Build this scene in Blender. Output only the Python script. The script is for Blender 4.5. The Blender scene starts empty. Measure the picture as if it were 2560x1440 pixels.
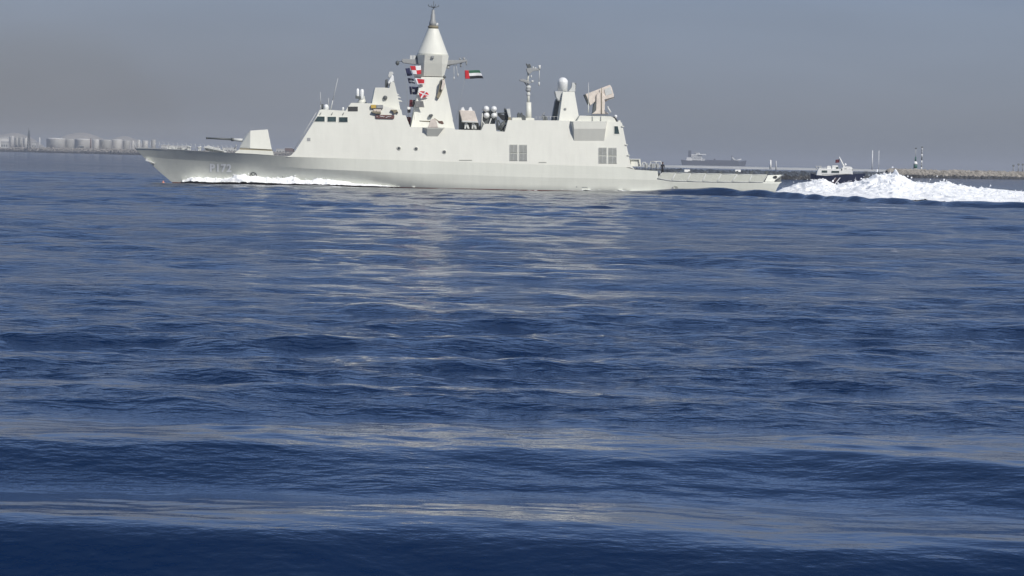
import bpy, bmesh, math, random
import numpy as np
from mathutils import Vector, Matrix
random.seed(7); rng = np.random.default_rng(7)
R = math.radians
S = bpy.context.scene; COL = S.collection

# ------------------------------------------------------------------ camera
F = 6443.0; CAMH = 4.0                      # focal length in photo pixels, eye height
ROLL = math.atan(0.02095); PITCH = math.atan(320.5/F*math.cos(ROLL))
fw = Vector((0, math.cos(PITCH), -math.sin(PITCH)))
r0 = Vector((1, 0, 0)); u0 = r0.cross(fw)
rt = (r0*math.cos(ROLL) + u0*math.sin(ROLL)); up = (u0*math.cos(ROLL) - r0*math.sin(ROLL))
cam = bpy.data.objects.new("camera", bpy.data.cameras.new("camera")); COL.objects.link(cam)
m = Matrix((rt, up, -fw)).transposed().to_4x4(); m.translation = Vector((0, 0, CAMH)); cam.matrix_world = m
cam.data.sensor_width = 36; cam.data.lens = F/2560*36; cam.data.clip_end = 60000; cam.data.clip_start = 0.5
S.camera = cam
# ------------------------------------------------------------------ light
SUN_EL, SUN_AZ = 38, 145                   # azimuth measured clockwise from +Y (north = view direction)
w = bpy.data.worlds.new("World"); S.world = w; w.use_nodes = True
nt = w.node_tree; N = nt.nodes; L = nt.links; bg = N['Background']
sky = N.new('ShaderNodeTexSky'); sky.sky_type = 'NISHITA'; sky.sun_disc = False
sky.sun_elevation = R(SUN_EL); sky.sun_rotation = R(SUN_AZ)
sky.air_density = 1.3; sky.dust_density = 2.0; sky.ozone_density = 3.0
tc = N.new('ShaderNodeTexCoord'); sep = N.new('ShaderNodeSeparateXYZ'); L.new(tc.outputs['Generated'], sep.inputs[0])
ramp = N.new('ShaderNodeValToRGB'); L.new(sep.outputs['Z'], ramp.inputs[0])
cr = ramp.color_ramp
def lin(c): return tuple(((v/255+0.055)/1.055)**2.4 if v > 10 else v/3294 for v in c)
def setramp(cr, pts):
    while len(cr.elements) > 1: cr.elements.remove(cr.elements[-1])
    cr.elements[0].position = pts[0][0]; cr.elements[0].color = (*pts[0][1], 1)
    for p, c in pts[1:]:
        e = cr.elements.new(p); e.color = (*c, 1)
SKYK = 10.0                                  # smog layer colours in sky units (strength 0.1)
setramp(cr, [(0.0, tuple(v*SKYK for v in lin((124, 131, 141)))), (0.02, tuple(v*SKYK for v in lin((131, 138, 149)))),
             (0.06, tuple(v*SKYK for v in lin((136, 149, 168)))), (0.13, tuple(v*SKYK for v in lin((122, 154, 206)))), (0.26, tuple(v*SKYK for v in lin((68, 98, 156)))),
             (0.5, tuple(v*SKYK for v in lin((42, 66, 112))))])
mp = N.new('ShaderNodeMapping'); mp.inputs['Scale'].default_value = (5, 5, 22); L.new(tc.outputs['Generated'], mp.inputs[0])
nz = N.new('ShaderNodeTexNoise'); nz.inputs['Scale'].default_value = 1.0; nz.inputs['Detail'].default_value = 3
L.new(mp.outputs[0], nz.inputs['Vector'])
nr = N.new('ShaderNodeMapRange'); nr.inputs['From Min'].default_value = 0.35; nr.inputs['From Max'].default_value = 0.65
nr.inputs['To Min'].default_value = 0.93; nr.inputs['To Max'].default_value = 1.05; L.new(nz.outputs[0], nr.inputs[0])
# brown smog bank towards the left (west) end of the horizon
wx = N.new('ShaderNodeMapRange'); wx.inputs['From Min'].default_value = -0.20; wx.inputs['From Max'].default_value = 0.05
wx.inputs['To Min'].default_value = 1.0; wx.inputs['To Max'].default_value = 0.0; L.new(sep.outputs['X'], wx.inputs[0])
wz = N.new('ShaderNodeMapRange'); wz.inputs['From Min'].default_value = 0.0; wz.inputs['From Max'].default_value = 0.075
wz.inputs['To Min'].default_value = 0.55; wz.inputs['To Max'].default_value = 0.0; L.new(sep.outputs['Z'], wz.inputs[0])
wm = N.new('ShaderNodeMath'); wm.operation = 'MULTIPLY'; L.new(wx.outputs[0], wm.inputs[0]); L.new(wz.outputs[0], wm.inputs[1])
brown = N.new('ShaderNodeMix'); brown.data_type = 'RGBA'; L.new(wm.outputs[0], brown.inputs['Factor'])
L.new(ramp.outputs[0], brown.inputs[6]); brown.inputs[7].default_value = (*[v*SKYK for v in lin((148, 148, 150))], 1)
vm = N.new('ShaderNodeVectorMath'); vm.operation = 'SCALE'; L.new(nr.outputs[0], vm.inputs['Scale'])
# faint darker smog dome standing over the far left
sub = N.new('ShaderNodeVectorMath'); sub.operation = 'SUBTRACT'; L.new(tc.outputs['Generated'], sub.inputs[0]); sub.inputs[1].default_value = (-0.172, 0.985, -0.012)
n5 = N.new('ShaderNodeTexNoise'); n5.inputs['Scale'].default_value = 28; n5.inputs['Detail'].default_value = 3; L.new(tc.outputs['Generated'], n5.inputs['Vector'])
wob = N.new('ShaderNodeVectorMath'); wob.operation = 'SCALE'; wob.inputs['Scale'].default_value = 0.018; L.new(n5.outputs['Color'], wob.inputs[0])
ad5 = N.new('ShaderNodeVectorMath'); ad5.operation = 'ADD'; L.new(sub.outputs[0], ad5.inputs[0]); L.new(wob.outputs[0], ad5.inputs[1])
sc5 = N.new('ShaderNodeVectorMath'); sc5.operation = 'MULTIPLY'; sc5.inputs[1].default_value = (16, 2, 14.5); L.new(ad5.outputs[0], sc5.inputs[0])
ln5 = N.new('ShaderNodeVectorMath'); ln5.operation = 'LENGTH'; L.new(sc5.outputs[0], ln5.inputs[0])
mr5 = N.new('ShaderNodeMapRange'); mr5.interpolation_type = 'SMOOTHSTEP'; mr5.inputs['From Min'].default_value = 0.85; mr5.inputs['From Max'].default_value = 1.08
mr5.inputs['To Min'].default_value = 1.0; mr5.inputs['To Max'].default_value = 0.0; L.new(ln5.outputs['Value'], mr5.inputs[0])
dm = N.new('ShaderNodeMix'); dm.data_type = 'RGBA'; dm.blend_type = 'MULTIPLY'; L.new(mr5.outputs[0], dm.inputs['Factor']); L.new(brown.outputs[2], dm.inputs[6]); dm.inputs[7].default_value = (0.965, 0.95, 0.928, 1)
L.new(dm.outputs[2], vm.inputs[0])
fade = N.new('ShaderNodeMapRange'); fade.inputs['From Min'].default_value = 0.10; fade.inputs['From Max'].default_value = 0.7
fade.inputs['To Min'].default_value = 0.0; fade.inputs['To Max'].default_value = 0.85; L.new(sep.outputs['Z'], fade.inputs[0])
mix = N.new('ShaderNodeMix'); mix.data_type = 'RGBA'; L.new(fade.outputs[0], mix.inputs['Factor'])
L.new(vm.outputs[0], mix.inputs[6]); L.new(sky.outputs[0], mix.inputs[7]); L.new(mix.outputs[2], bg.inputs[0])
bg.inputs[1].default_value = 0.1
sl = bpy.data.lights.new("sun", 'SUN'); sl.energy = 3.6; sl.angle = R(0.5); sl.color = (1, 0.965, 0.90)
so = bpy.data.objects.new("sun", sl); COL.objects.link(so)
sd = Vector((math.sin(R(SUN_AZ))*math.cos(R(SUN_EL)), math.cos(R(SUN_AZ))*math.cos(R(SUN_EL)), math.sin(R(SUN_EL))))
so.rotation_euler = sd.to_track_quat('Z', 'Y').to_euler(); so.location = (0, -50, 200)
S.view_settings.view_transform = 'Standard'; S.view_settings.look = 'None'
S.view_settings.exposure = 0; S.view_settings.gamma = 1
S.cycles.use_denoising = True; S.cycles.max_bounces = 8; S.cycles.volume_bounces = 1

# ------------------------------------------------------------------ geometry helpers
def ray(px, py): return (rt*((px-1280)/F) + up*((720-py)/F) + fw).normalized()
def gp(px, Y, z=0.0):                       # world X of the point at depth Y and height z that lies in photo column px
    k = (px-1280)/F                          # rt.v = k * fw.v
    num = k*(fw.y*Y + fw.z*(z-CAMH)) - (rt.y*Y + rt.z*(z-CAMH))
    return num/(rt.x - k*fw.x)
def wz_at(px, py, Y):                        # world point seen at the pixel, at depth Y
    d = ray(px, py); t = Y/d.y
    return Vector((d.x*t, Y, CAMH + d.z*t))
YAW = R(4.5); SD0 = 352.0; SO = Vector((gp(1145, SD0), SD0, 0))
es = Vector((math.cos(YAW), math.sin(YAW), 0)); ey = Vector((-math.sin(YAW), math.cos(YAW), 0))
def loc(px, py, n=(0, 1, 0), c=0.0):        # ship-frame point where the sight line meets plane n.p = c
    d = ray(px, py); o = Vector((0, 0, CAMH)) - SO
    o = Vector((o.dot(es), o.dot(ey), o.z)); d = Vector((d.dot(es), d.dot(ey), d.z)); n = Vector(n)
    t = (c - n.dot(o))/n.dot(d); return o + d*t
def sp(px, py, y=-6.0):
    p = loc(px, py, (0, 1, 0), y); return (p.x, p.z)

def link(name, me, mats=(), parent=None):
    o = bpy.data.objects.new(name, me); COL.objects.link(o)
    for mm in (mats if isinstance(mats, (list, tuple)) else [mats]): me.materials.append(mm)
    if parent: o.parent = parent
    return o
def empty(name, location=(0, 0, 0), rz=0, parent=None):
    o = bpy.data.objects.new(name, None); COL.objects.link(o); o.location = location; o.rotation_euler = (0, 0, rz); o.parent = parent
    o.empty_display_size = 0.3
    return o
def tag(o, label=None, cat=None, group=None, kind=None):
    if label: o['label'] = label
    if cat: o['category'] = cat
    if group: o['group'] = group
    if kind: o['kind'] = kind
    return o
class MB:
    """collects shapes for one mesh object"""
    def __init__(s): s.v = []; s.f = []; s.mi = []; s.cur = 0; s.sm = []
    def add(s, vs, fs, smooth=False):
        b = len(s.v); s.v += [tuple(v) for v in vs]
        for f in fs: s.f.append([b+i for i in f]); s.mi.append(s.cur); s.sm.append(smooth)
        return s
    def box(s, c, d, rz=0, ry=0, rx=0, taper=1.0, ty=None):
        M = Matrix.Rotation(rz, 3, 'Z') @ Matrix.Rotation(ry, 3, 'Y') @ Matrix.Rotation(rx, 3, 'X')
        ty = taper if ty is None else ty
        vs = []
        for z in (-1, 1):
            for x, y in ((-1, -1), (1, -1), (1, 1), (-1, 1)):
                kx, ky = (taper, ty) if z > 0 else (1, 1)
                vs.append(Vector(c) + M @ Vector((x*d[0]/2*kx, y*d[1]/2*ky, z*d[2]/2)))
        return s.add(vs, [(3, 2, 1, 0), (4, 5, 6, 7), (0, 1, 5, 4), (1, 2, 6, 5), (2, 3, 7, 6), (3, 0, 4, 7)])
    def tube(s, a, b, r1, r2=None, n=10, smooth=True):
        a = Vector(a); b = Vector(b); r2 = r1 if r2 is None else r2
        d = (b-a).normalized(); x = d.orthogonal().normalized(); y = d.cross(x)
        vs = [a + (x*math.cos(2*math.pi*i/n) + y*math.sin(2*math.pi*i/n))*r1 for i in range(n)]
        vs += [b + (x*math.cos(2*math.pi*i/n) + y*math.sin(2*math.pi*i/n))*r2 for i in range(n)]
        base = len(s.v)
        s.add(vs, [(i, (i+1) % n, n+(i+1) % n, n+i) for i in range(n)], smooth)
        s.f.append([base+i for i in range(n)][::-1]); s.mi.append(s.cur); s.sm.append(False)
        s.f.append([base+n+i for i in range(n)]); s.mi.append(s.cur); s.sm.append(False)
        return s
    def lathe(s, c, prof, n=24, axis='Z', smooth=True):   # prof: (r, h)
        vs = []
        for r, h in prof:
            for i in range(n):
                a = 2*math.pi*i/n
                p = Vector((r*math.cos(a), r*math.sin(a), h))
                if axis == 'Y': p = Vector((p.x, p.z, p.y))
                if axis == 'X': p = Vector((p.z, p.x, p.y))
                vs.append(Vector(c)+p)
        fs = []
        for k in range(len(prof)-1):
            for i in range(n): fs.append((k*n+i, k*n+(i+1) % n, (k+1)*n+(i+1) % n, (k+1)*n+i))
        fs.append(tuple(range(n))[::-1]); fs.append(tuple((len(prof)-1)*n+i for i in range(n)))
        return s.add(vs, fs, smooth)
    def prism(s, poly, wfun):            # poly of (s,z), half breadth function of z (or callable of (s,z))
        n = len(poly)
        vs = [(a, -wfun(a, z), z) for a, z in poly] + [(a, wfun(a, z), z) for a, z in poly]
        fs = [tuple(range(n)), tuple(range(2*n-1, n-1, -1))]
        for i in range(n): j = (i+1) % n; fs.append((i, i+n, j+n, j))
        return s.add(vs, fs)
    def slab(s, poly, y0, y1):           # (s,z) polygon between two y planes
        n = len(poly)
        vs = [(a, y0, z) for a, z in poly] + [(a, y1, z) for a, z in poly]
        fs = [tuple(range(n)), tuple(range(2*n-1, n-1, -1))]
        for i in range(n): j = (i+1) % n; fs.append((i, i+n, j+n, j))
        return s.add(vs, fs)
    def build(s, name, mats, parent=None, bevel=0, recalc=True):
        me = bpy.data.meshes.new(name); me.from_pydata(s.v, [], s.f)
        o = link(name, me, mats, parent)
        me.polygons.foreach_set('material_index', s.mi); me.polygons.foreach_set('use_smooth', s.sm)
        if recalc:
            bm = bmesh.new(); bm.from_mesh(me); bmesh.ops.recalc_face_normals(bm, faces=bm.faces); bm.to_mesh(me); bm.free()
        if bevel:
            b = o.modifiers.new('bevel', 'BEVEL'); b.width = bevel; b.segments = 2; b.limit_method = 'ANGLE'; b.angle_limit = R(35)
        return o

# numpy value-noise fbm
_T = rng.random((256, 256)).astype(np.float32)
def vnoise(x, y):
    xi = np.floor(x).astype(np.int64); yi = np.floor(y).astype(np.int64)
    fx = (x-xi); fy = (y-yi); fx = fx*fx*(3-2*fx); fy = fy*fy*(3-2*fy)
    a = _T[xi & 255, yi & 255]; b = _T[(xi+1) & 255, yi & 255]; c = _T[xi & 255, (yi+1) & 255]; d = _T[(xi+1) & 255, (yi+1) & 255]
    return (a*(1-fx)+b*fx)*(1-fy) + (c*(1-fx)+d*fx)*fy
def fbm(x, y, o=4, g=0.55):
    v = 0; a = 1; t = 0
    for k in range(o):
        v = v + a*vnoise(x*2**k+17.3*k, y*2**k+9.1*k); t += a; a *= g
    return v/t

# ------------------------------------------------------------------ materials
def mat(name, col, rough=0.5, metal=0, noise=None, bump=None, spec=0.5):
    """noise = (scale, low factor, high factor); bump = (scale, strength)"""
    m = bpy.data.materials.new(name); m.use_nodes = True; nt = m.node_tree; N = nt.nodes; L = nt.links; b = N['Principled BSDF']
    b.inputs['Base Color'].default_value = (*col, 1); b.inputs['Roughness'].default_value = rough; b.inputs['Metallic'].default_value = metal
    b.inputs['Specular IOR Level'].default_value = spec
    tc = N.new('ShaderNodeTexCoord')
    noise = noise or (3.0, 0.93, 1.05)
    n = N.new('ShaderNodeTexNoise'); n.inputs['Scale'].default_value = noise[0]; n.inputs['Detail'].default_value = 5; L.new(tc.outputs['Object'], n.inputs['Vector'])
    mr = N.new('ShaderNodeMapRange'); mr.inputs['From Min'].default_value = 0.3; mr.inputs['From Max'].default_value = 0.7
    mr.inputs['To Min'].default_value = noise[1]; mr.inputs['To Max'].default_value = noise[2]; L.new(n.outputs[0], mr.inputs[0])
    v = N.new('ShaderNodeVectorMath'); v.operation = 'SCALE'; v.inputs[0].default_value = col; L.new(mr.outputs[0], v.inputs['Scale']); L.new(v.outputs[0], b.inputs['Base Color'])
    if bump:
        n2 = N.new('ShaderNodeTexNoise'); n2.inputs['Scale'].default_value = bump[0]; n2.inputs['Detail'].default_value = 6; L.new(tc.outputs['Object'], n2.inputs['Vector'])
        bp = N.new('ShaderNodeBump'); bp.inputs['Strength'].default_value = bump[1]; bp.inputs['Distance'].default_value = 0.1
        L.new(n2.outputs[0], bp.inputs['Height']); L.new(bp.outputs[0], b.inputs['Normal'])
    return m
def paint(name, col, red_below=None):
    """ship paint: large soft tone patches, faint vertical run-off streaks, plate dimples"""
    m = mat(name, col, 0.5, noise=(0.25, 0.965, 1.03)); nt = m.node_tree; N = nt.nodes; L = nt.links; b = N['Principled BSDF']
    tc = [n for n in N if n.type == 'TEX_COORD'][0]; sc = [n for n in N if n.type == 'VECT_MATH'][0]
    mp = N.new('ShaderNodeMapping'); mp.inputs['Scale'].default_value = (1.6, 1.6, 0.12); L.new(tc.outputs['Object'], mp.inputs[0])
    n = N.new('ShaderNodeTexNoise'); n.inputs['Scale'].default_value = 1.0; n.inputs['Detail'].default_value = 6; L.new(mp.outputs[0], n.inputs['Vector'])
    mr = N.new('ShaderNodeMapRange'); mr.inputs['From Min'].default_value = 0.42; mr.inputs['From Max'].default_value = 0.72
    mr.inputs['To Min'].default_value = 1.0; mr.inputs['To Max'].default_value = 0.95; L.new(n.outputs[0], mr.inputs[0])
    v2 = N.new('ShaderNodeVectorMath'); v2.operation = 'SCALE'; L.new(sc.outputs[0], v2.inputs[0]); L.new(mr.outputs[0], v2.inputs['Scale'])
    out = v2.outputs[0]
    if red_below is not None:
        sx = N.new('ShaderNodeSeparateXYZ'); L.new(tc.outputs['Object'], sx.inputs[0])
        lt = N.new('ShaderNodeMath'); lt.operation = 'LESS_THAN'; lt.inputs[1].default_value = red_below; L.new(sx.outputs['Z'], lt.inputs[0])
        mx = N.new('ShaderNodeMix'); mx.data_type = 'RGBA'; L.new(lt.outputs[0], mx.inputs['Factor']); L.new(out, mx.inputs[6]); mx.inputs[7].default_value = (0.17, 0.045, 0.035, 1)
        out = mx.outputs[2]
    L.new(out, b.inputs['Base Color'])
    br = N.new('ShaderNodeTexBrick'); br.inputs['Scale'].default_value = 1.0; br.inputs['Brick Width'].default_value = 2.4; br.inputs['Row Height'].default_value = 1.15
    br.inputs['Mortar Size'].default_value = 0.03; br.inputs['Color1'].default_value = (1, 1, 1, 1); br.inputs['Color2'].default_value = (.94, .94, .94, 1); br.inputs['Mortar'].default_value = (.3, .3, .3, 1)
    mp2 = N.new('ShaderNodeMapping'); mp2.inputs['Rotation'].default_value = (R(90), 0, 0); L.new(tc.outputs['Object'], mp2.inputs[0]); L.new(mp2.outputs[0], br.inputs['Vector'])
    n3 = N.new('ShaderNodeTexNoise'); n3.inputs['Scale'].default_value = 0.9; n3.inputs['Detail'].default_value = 2; L.new(tc.outputs['Object'], n3.inputs['Vector'])
    ad = N.new('ShaderNodeMath'); ad.operation = 'MULTIPLY_ADD'; ad.inputs[1].default_value = 0.35; L.new(br.outputs['Color'], ad.inputs[0]); L.new(n3.outputs[0], ad.inputs[2])
    bp = N.new('ShaderNodeBump'); bp.inputs['Strength'].default_value = 0.25; bp.inputs['Distance'].default_value = 0.05
    L.new(ad.outputs[0], bp.inputs['Height']); L.new(bp.outputs[0], b.inputs['Normal'])
    return m
M = {}
M['white'] = paint('superstructure_paint', (0.69, 0.69, 0.62))
M['hull'] = paint('hull_paint', (0.68, 0.69, 0.615), red_below=0.02)
M['lgrey'] = mat('light_grey_metal', (0.55, 0.56, 0.54), 0.5)
M['grey'] = mat('grey_metal', (0.30, 0.31, 0.31), 0.5)
M['dgrey'] = mat('dark_grey_metal', (0.09, 0.10, 0.10), 0.5)
M['black'] = mat('black_rubber', (0.02, 0.022, 0.022), 0.5)
M['dome'] = mat('radome_plastic', (0.78, 0.79, 0.78), 0.35)
M['number'] = mat('white_lettering', (0.96, 0.96, 0.94), 0.5)
M['tan'] = mat('sand_paint', (0.66, 0.59, 0.52), 0.6, noise=(2.5, 0.85, 1.08))
M['louvre'] = mat('louvre_grey', (0.33, 0.34, 0.30), 0.6)
M['deck'] = mat('deck_coating', (0.16, 0.17, 0.17), 0.8)
M['net'] = mat('net_mesh', (0.42, 0.43, 0.38), 0.7, noise=(14, 0.7, 1.15))
M['glass'] = mat('bridge_glass', (0.035, 0.055, 0.055), 0.08, noise=(0.8, 0.6, 1.6))
M['brown'] = mat('maroon_board', (0.10, 0.035, 0.03), 0.6)
M['olive'] = mat('olive_canvas', (0.25, 0.22, 0.15), 0.8)
M['yellow'] = mat('yellow_paint', (0.55, 0.38, 0.08), 0.6)
M['red'] = mat('red_cloth', (0.55, 0.02, 0.03), 0.8)
M['wcloth'] = mat('white_cloth', (0.75, 0.75, 0.76), 0.8)
M['navy'] = mat('navy_cloth', (0.015, 0.02, 0.07), 0.8)
M['green'] = mat('green_cloth', (0.03, 0.12, 0.07), 0.8)
M['bcloth'] = mat('black_cloth', (0.012, 0.013, 0.02), 0.8)
M['mcloth'] = mat('maroon_cloth', (0.09, 0.012, 0.02), 0.8)
M['gcloth'] = mat('grey_cloth', (0.18, 0.18, 0.18), 0.8)
M['skin'] = mat('skin', (0.3, 0.17, 0.11), 0.6)
M['orange'] = mat('orange_plastic', (0.62, 0.25, 0.18), 0.5)
M['navyhull'] = mat('navy_hull_paint', (0.012, 0.018, 0.05), 0.3)
M['bwhite'] = mat('boat_white', (0.82, 0.82, 0.79), 0.4)
M['tanksteel'] = mat('tank_white_paint', (0.72, 0.71, 0.68), 0.6, noise=(0.08, 0.82, 1.05))
M['tankgrey'] = mat('tank_grey_paint', (0.50, 0.50, 0.48), 0.6, noise=(0.08, 0.82, 1.05))
M['rust'] = mat('rusty_steel', (0.14, 0.08, 0.06), 0.8)
M['rock'] = mat('rock', (0.31, 0.285, 0.25), 0.9, noise=(0.35, 0.45, 1.25), bump=(0.8, 0.8))
M['wetrock'] = mat('wet_rock', (0.045, 0.045, 0.045), 0.5, noise=(0.5, 0.4, 1.5), bump=(0.8, 0.8))
M['darkrock'] = mat('dark_rock', (0.05, 0.06, 0.075), 0.8, noise=(0.5, 0.3, 1.9), bump=(0.8, 0.8))
M['sand'] = mat('sandy_ground', (0.42, 0.38, 0.32), 0.95, noise=(0.05, 0.7, 1.1))
M['navgreen'] = mat('beacon_green', (0.02, 0.10, 0.08), 0.5)
M['tankhull'] = mat('dark_ship_hull', (0.05, 0.055, 0.08), 0.6)
def foam_mat():
    m = mat('foam', (0.90, 0.915, 0.93), 0.9, noise=(1.2, 0.94, 1.03), bump=(1.5, 0.18), spec=0.1)
    b = m.node_tree.nodes['Principled BSDF']; b.inputs['Subsurface Weight'].default_value = 1.0; b.inputs['Subsurface Radius'].default_value = (1, 1, 1); b.inputs['Subsurface Scale'].default_value = 0.25
    return m
M['foam'] = foam_mat()

# ------------------------------------------------------------------ water
def water_mat():
    m = bpy.data.materials.new('sea_water'); m.use_nodes = True; nt = m.node_tree; N = nt.nodes; L = nt.links; b = N['Principled BSDF']
    b.inputs['Base Color'].default_value = (0.002, 0.0125, 0.047, 1); b.inputs['Roughness'].default_value = 0.07; b.inputs['IOR'].default_value = 1.33
    tc = N.new('ShaderNodeTexCoord'); prev = None
    for sc, dist, strg, det in (((0.4, 0.6), 0.085, 1.0, 4), ((2.3, 2.7), 0.023, 1.0, 4), ((8.0, 9.0), 0.0024, 1.0, 2)):
        mp = N.new('ShaderNodeMapping'); mp.inputs['Scale'].default_value = (sc[0], sc[1], 1); mp.inputs['Rotation'].default_value = (0, 0, R(random.uniform(-9, 9)))
        L.new(tc.outputs['Object'], mp.inputs[0])
        n = N.new('ShaderNodeTexNoise'); n.noise_dimensions = '2D'; n.inputs['Scale'].default_value = 1; n.inputs['Detail'].default_value = det; n.inputs['Roughness'].default_value = 0.6
        L.new(mp.outputs[0], n.inputs['Vector'])
        bp = N.new('ShaderNodeBump'); bp.inputs['Strength'].default_value = 1.0; at = N.new('ShaderNodeAttribute'); at.attribute_name = 'ripple'; mm = N.new('ShaderNodeMath'); mm.operation = 'MULTIPLY'; mm.inputs[1].default_value = dist*2.2; L.new(at.outputs['Fac'], mm.inputs[0]); L.new(mm.outputs[0], bp.inputs['Distance'])
        L.new(n.outputs[0], bp.inputs['Height'])
        if prev: L.new(prev.outputs[0], bp.inputs['Normal'])
        prev = bp
    L.new(prev.outputs[0], b.inputs['Normal'])
    return m
M['water'] = water_mat()
K = F*CAMH
def pxcol(X, Y):                             # photo column of a sea point (arrays)
    a = rt.x*X + rt.y*Y - rt.z*CAMH; b = fw.x*X + fw.y*Y - fw.z*CAMH
    return 1280 + F*a/b
comps = []
for lam, amp, n in ((26, 0.022, 5), (13, 0.021, 7), (7.5, 0.017, 9), (4.2, 0.0135, 12), (2.3, 0.0095, 14), (1.25, 0.0055, 16), (0.65, 0.0026, 16)):
    for _ in range(n):
        l = lam*rng.uniform(0.72, 1.35); th = rng.normal(0.08, 0.85 if lam < 3 else 0.62 if lam < 9 else 0.38)
        comps.append((l, amp*l/lam*rng.uniform(0.6, 1.3), th, rng.uniform(0, 6.283)))
_ky = [15, 19, 21, 23, 25.0, 25.8, 26.5, 29.3, 30.3, 32.0, 33.0, 38.4, 39.8, 42.2, 43.2, 45.8, 46.9, 49.6, 50.8, 54.5, 56, 58, 60, 63]
_ks = [0, .04, .15, .33, .32, .0, -.055, -.055, .12, .13, -.05, -.055, .06, .07, -.05, -.05, .06, .07, -.04, -.05, .03, .03, 0, 0]
_ty = np.arange(15, 63, .05); _tz = np.cumsum(np.interp(_ty, _ky, _ks))*.05; _tz = _tz - np.interp(_ty, [15, 27, 63], [_tz[-1]*0+1.0, 1.0-.0, _tz[-1]])
_tz = _tz*np.interp(_ty, [15, 17, 55, 62.9], [1, 1, 1, 0])
_tz = _tz - (np.interp(26.5, _ty, _tz) - .25)*np.interp(_ty, [15, 50, 62], [1, 1, 0])*1.0
def swell(X, Y):
    z = np.zeros_like(X, dtype=np.float32)
    for Yc, A, tilt in ((66, .075, -.10), (76, .06, .05), (88, .06, -.07), (104, .055, .06), (122, .06, -.05), (145, .06, .04), (172, .07, .03)):
        lam = 8.6 + (Yc-28)*.07
        yy = Y - Yc - tilt*X - (3+Yc*.05)*(fbm(X*0.10+Yc, Y*0.02+Yc, 4)-0.5)
        env = np.exp(-(yy/(lam*.52))**2)
        z += (A*(.35+1.3*fbm(X*0.07+Yc*3, Y*0.05, 2))*env*np.cos(2*math.pi*yy/lam)).astype(np.float32)
    # steep low swells against the near shore, crests across the view
    Yn = Y - np.interp(Y, [20, 30, 60], [.0, -.04, .06])*X - np.interp(Y, [20, 34, 60], [2.4, 4.5, 9])*(fbm(X*.115+2, Y*.045, 4, .6)-.5)
    amp = .45+1.1*fbm(X*.12+5, Y*.09, 3)
    z += (np.interp(Yn, _ty, _tz, left=_tz[0], right=0)*amp).astype(np.float32)
    return z
def sea_z(X, Y, step):
    z = np.zeros_like(X, dtype=np.float32)
    for l, a, th, ph in comps:
        att = np.clip((l/step-1.6)/2.4, 0, 1)
        if not np.any(att > 0): continue
        kx = 2*math.pi/l*math.sin(th); ky = 2*math.pi/l*math.cos(th)
        z += (a*att*np.cos(kx*X + ky*Y + ph)).astype(np.float32)
    # patches of wind; slicker water close to the quay
    wind = (0.45 + 1.1*fbm(X*0.02+3, Y*0.035+8, 3)).astype(np.float32)
    z *= wind*np.interp(Y, [20, 28, 45, 70, 100, 200], [.18, .25, .55, .72, .85, 1.0]).astype(np.float32)
    nh = (np.exp(-np.clip((Y-346)/10, None, 0)**2)*np.exp(-np.clip((Y-346)/14, 0, None)**2)*np.interp(pxcol(X, Y), [350, 420, 1350, 1500], [0, 1, 1, 0])).astype(np.float32)
    z = z*(1-.85*nh) - .10*nh
    # long low wake swells rolling towards the shore, crests across the view
    z += swell(X, Y)
    # stern-quarter wave of the warship
    px = pxcol(X, Y)
    env = np.interp(px, [1380, 1500, 1640, 1780, 1880, 1960, 2100, 2300, 2450, 2700, 3000], [0, .15, .42, .95, .68, .55, .50, .40, .55, .5, 0])
    yr = np.interp(px, [1380, 1800, 1950, 2150, 2400, 2700], [342, 338, 330, 302, 284, 280])
    wd = np.interp(px, [1380, 1800, 2700], [2.6, 3.0, 2.8])
    z += (env*np.exp(-((Y-yr)/wd)**2) - 0.45*env*np.exp(-((Y-yr+7)/4.5)**2)).astype(np.float32)
    env2 = np.interp(px, [330, 430, 560, 800, 1000, 1200], [0, .02, .05, .03, .0, 0])
    z += (env2*np.exp(-((Y-338)/2.5)**2)).astype(np.float32)
    return z
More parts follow.
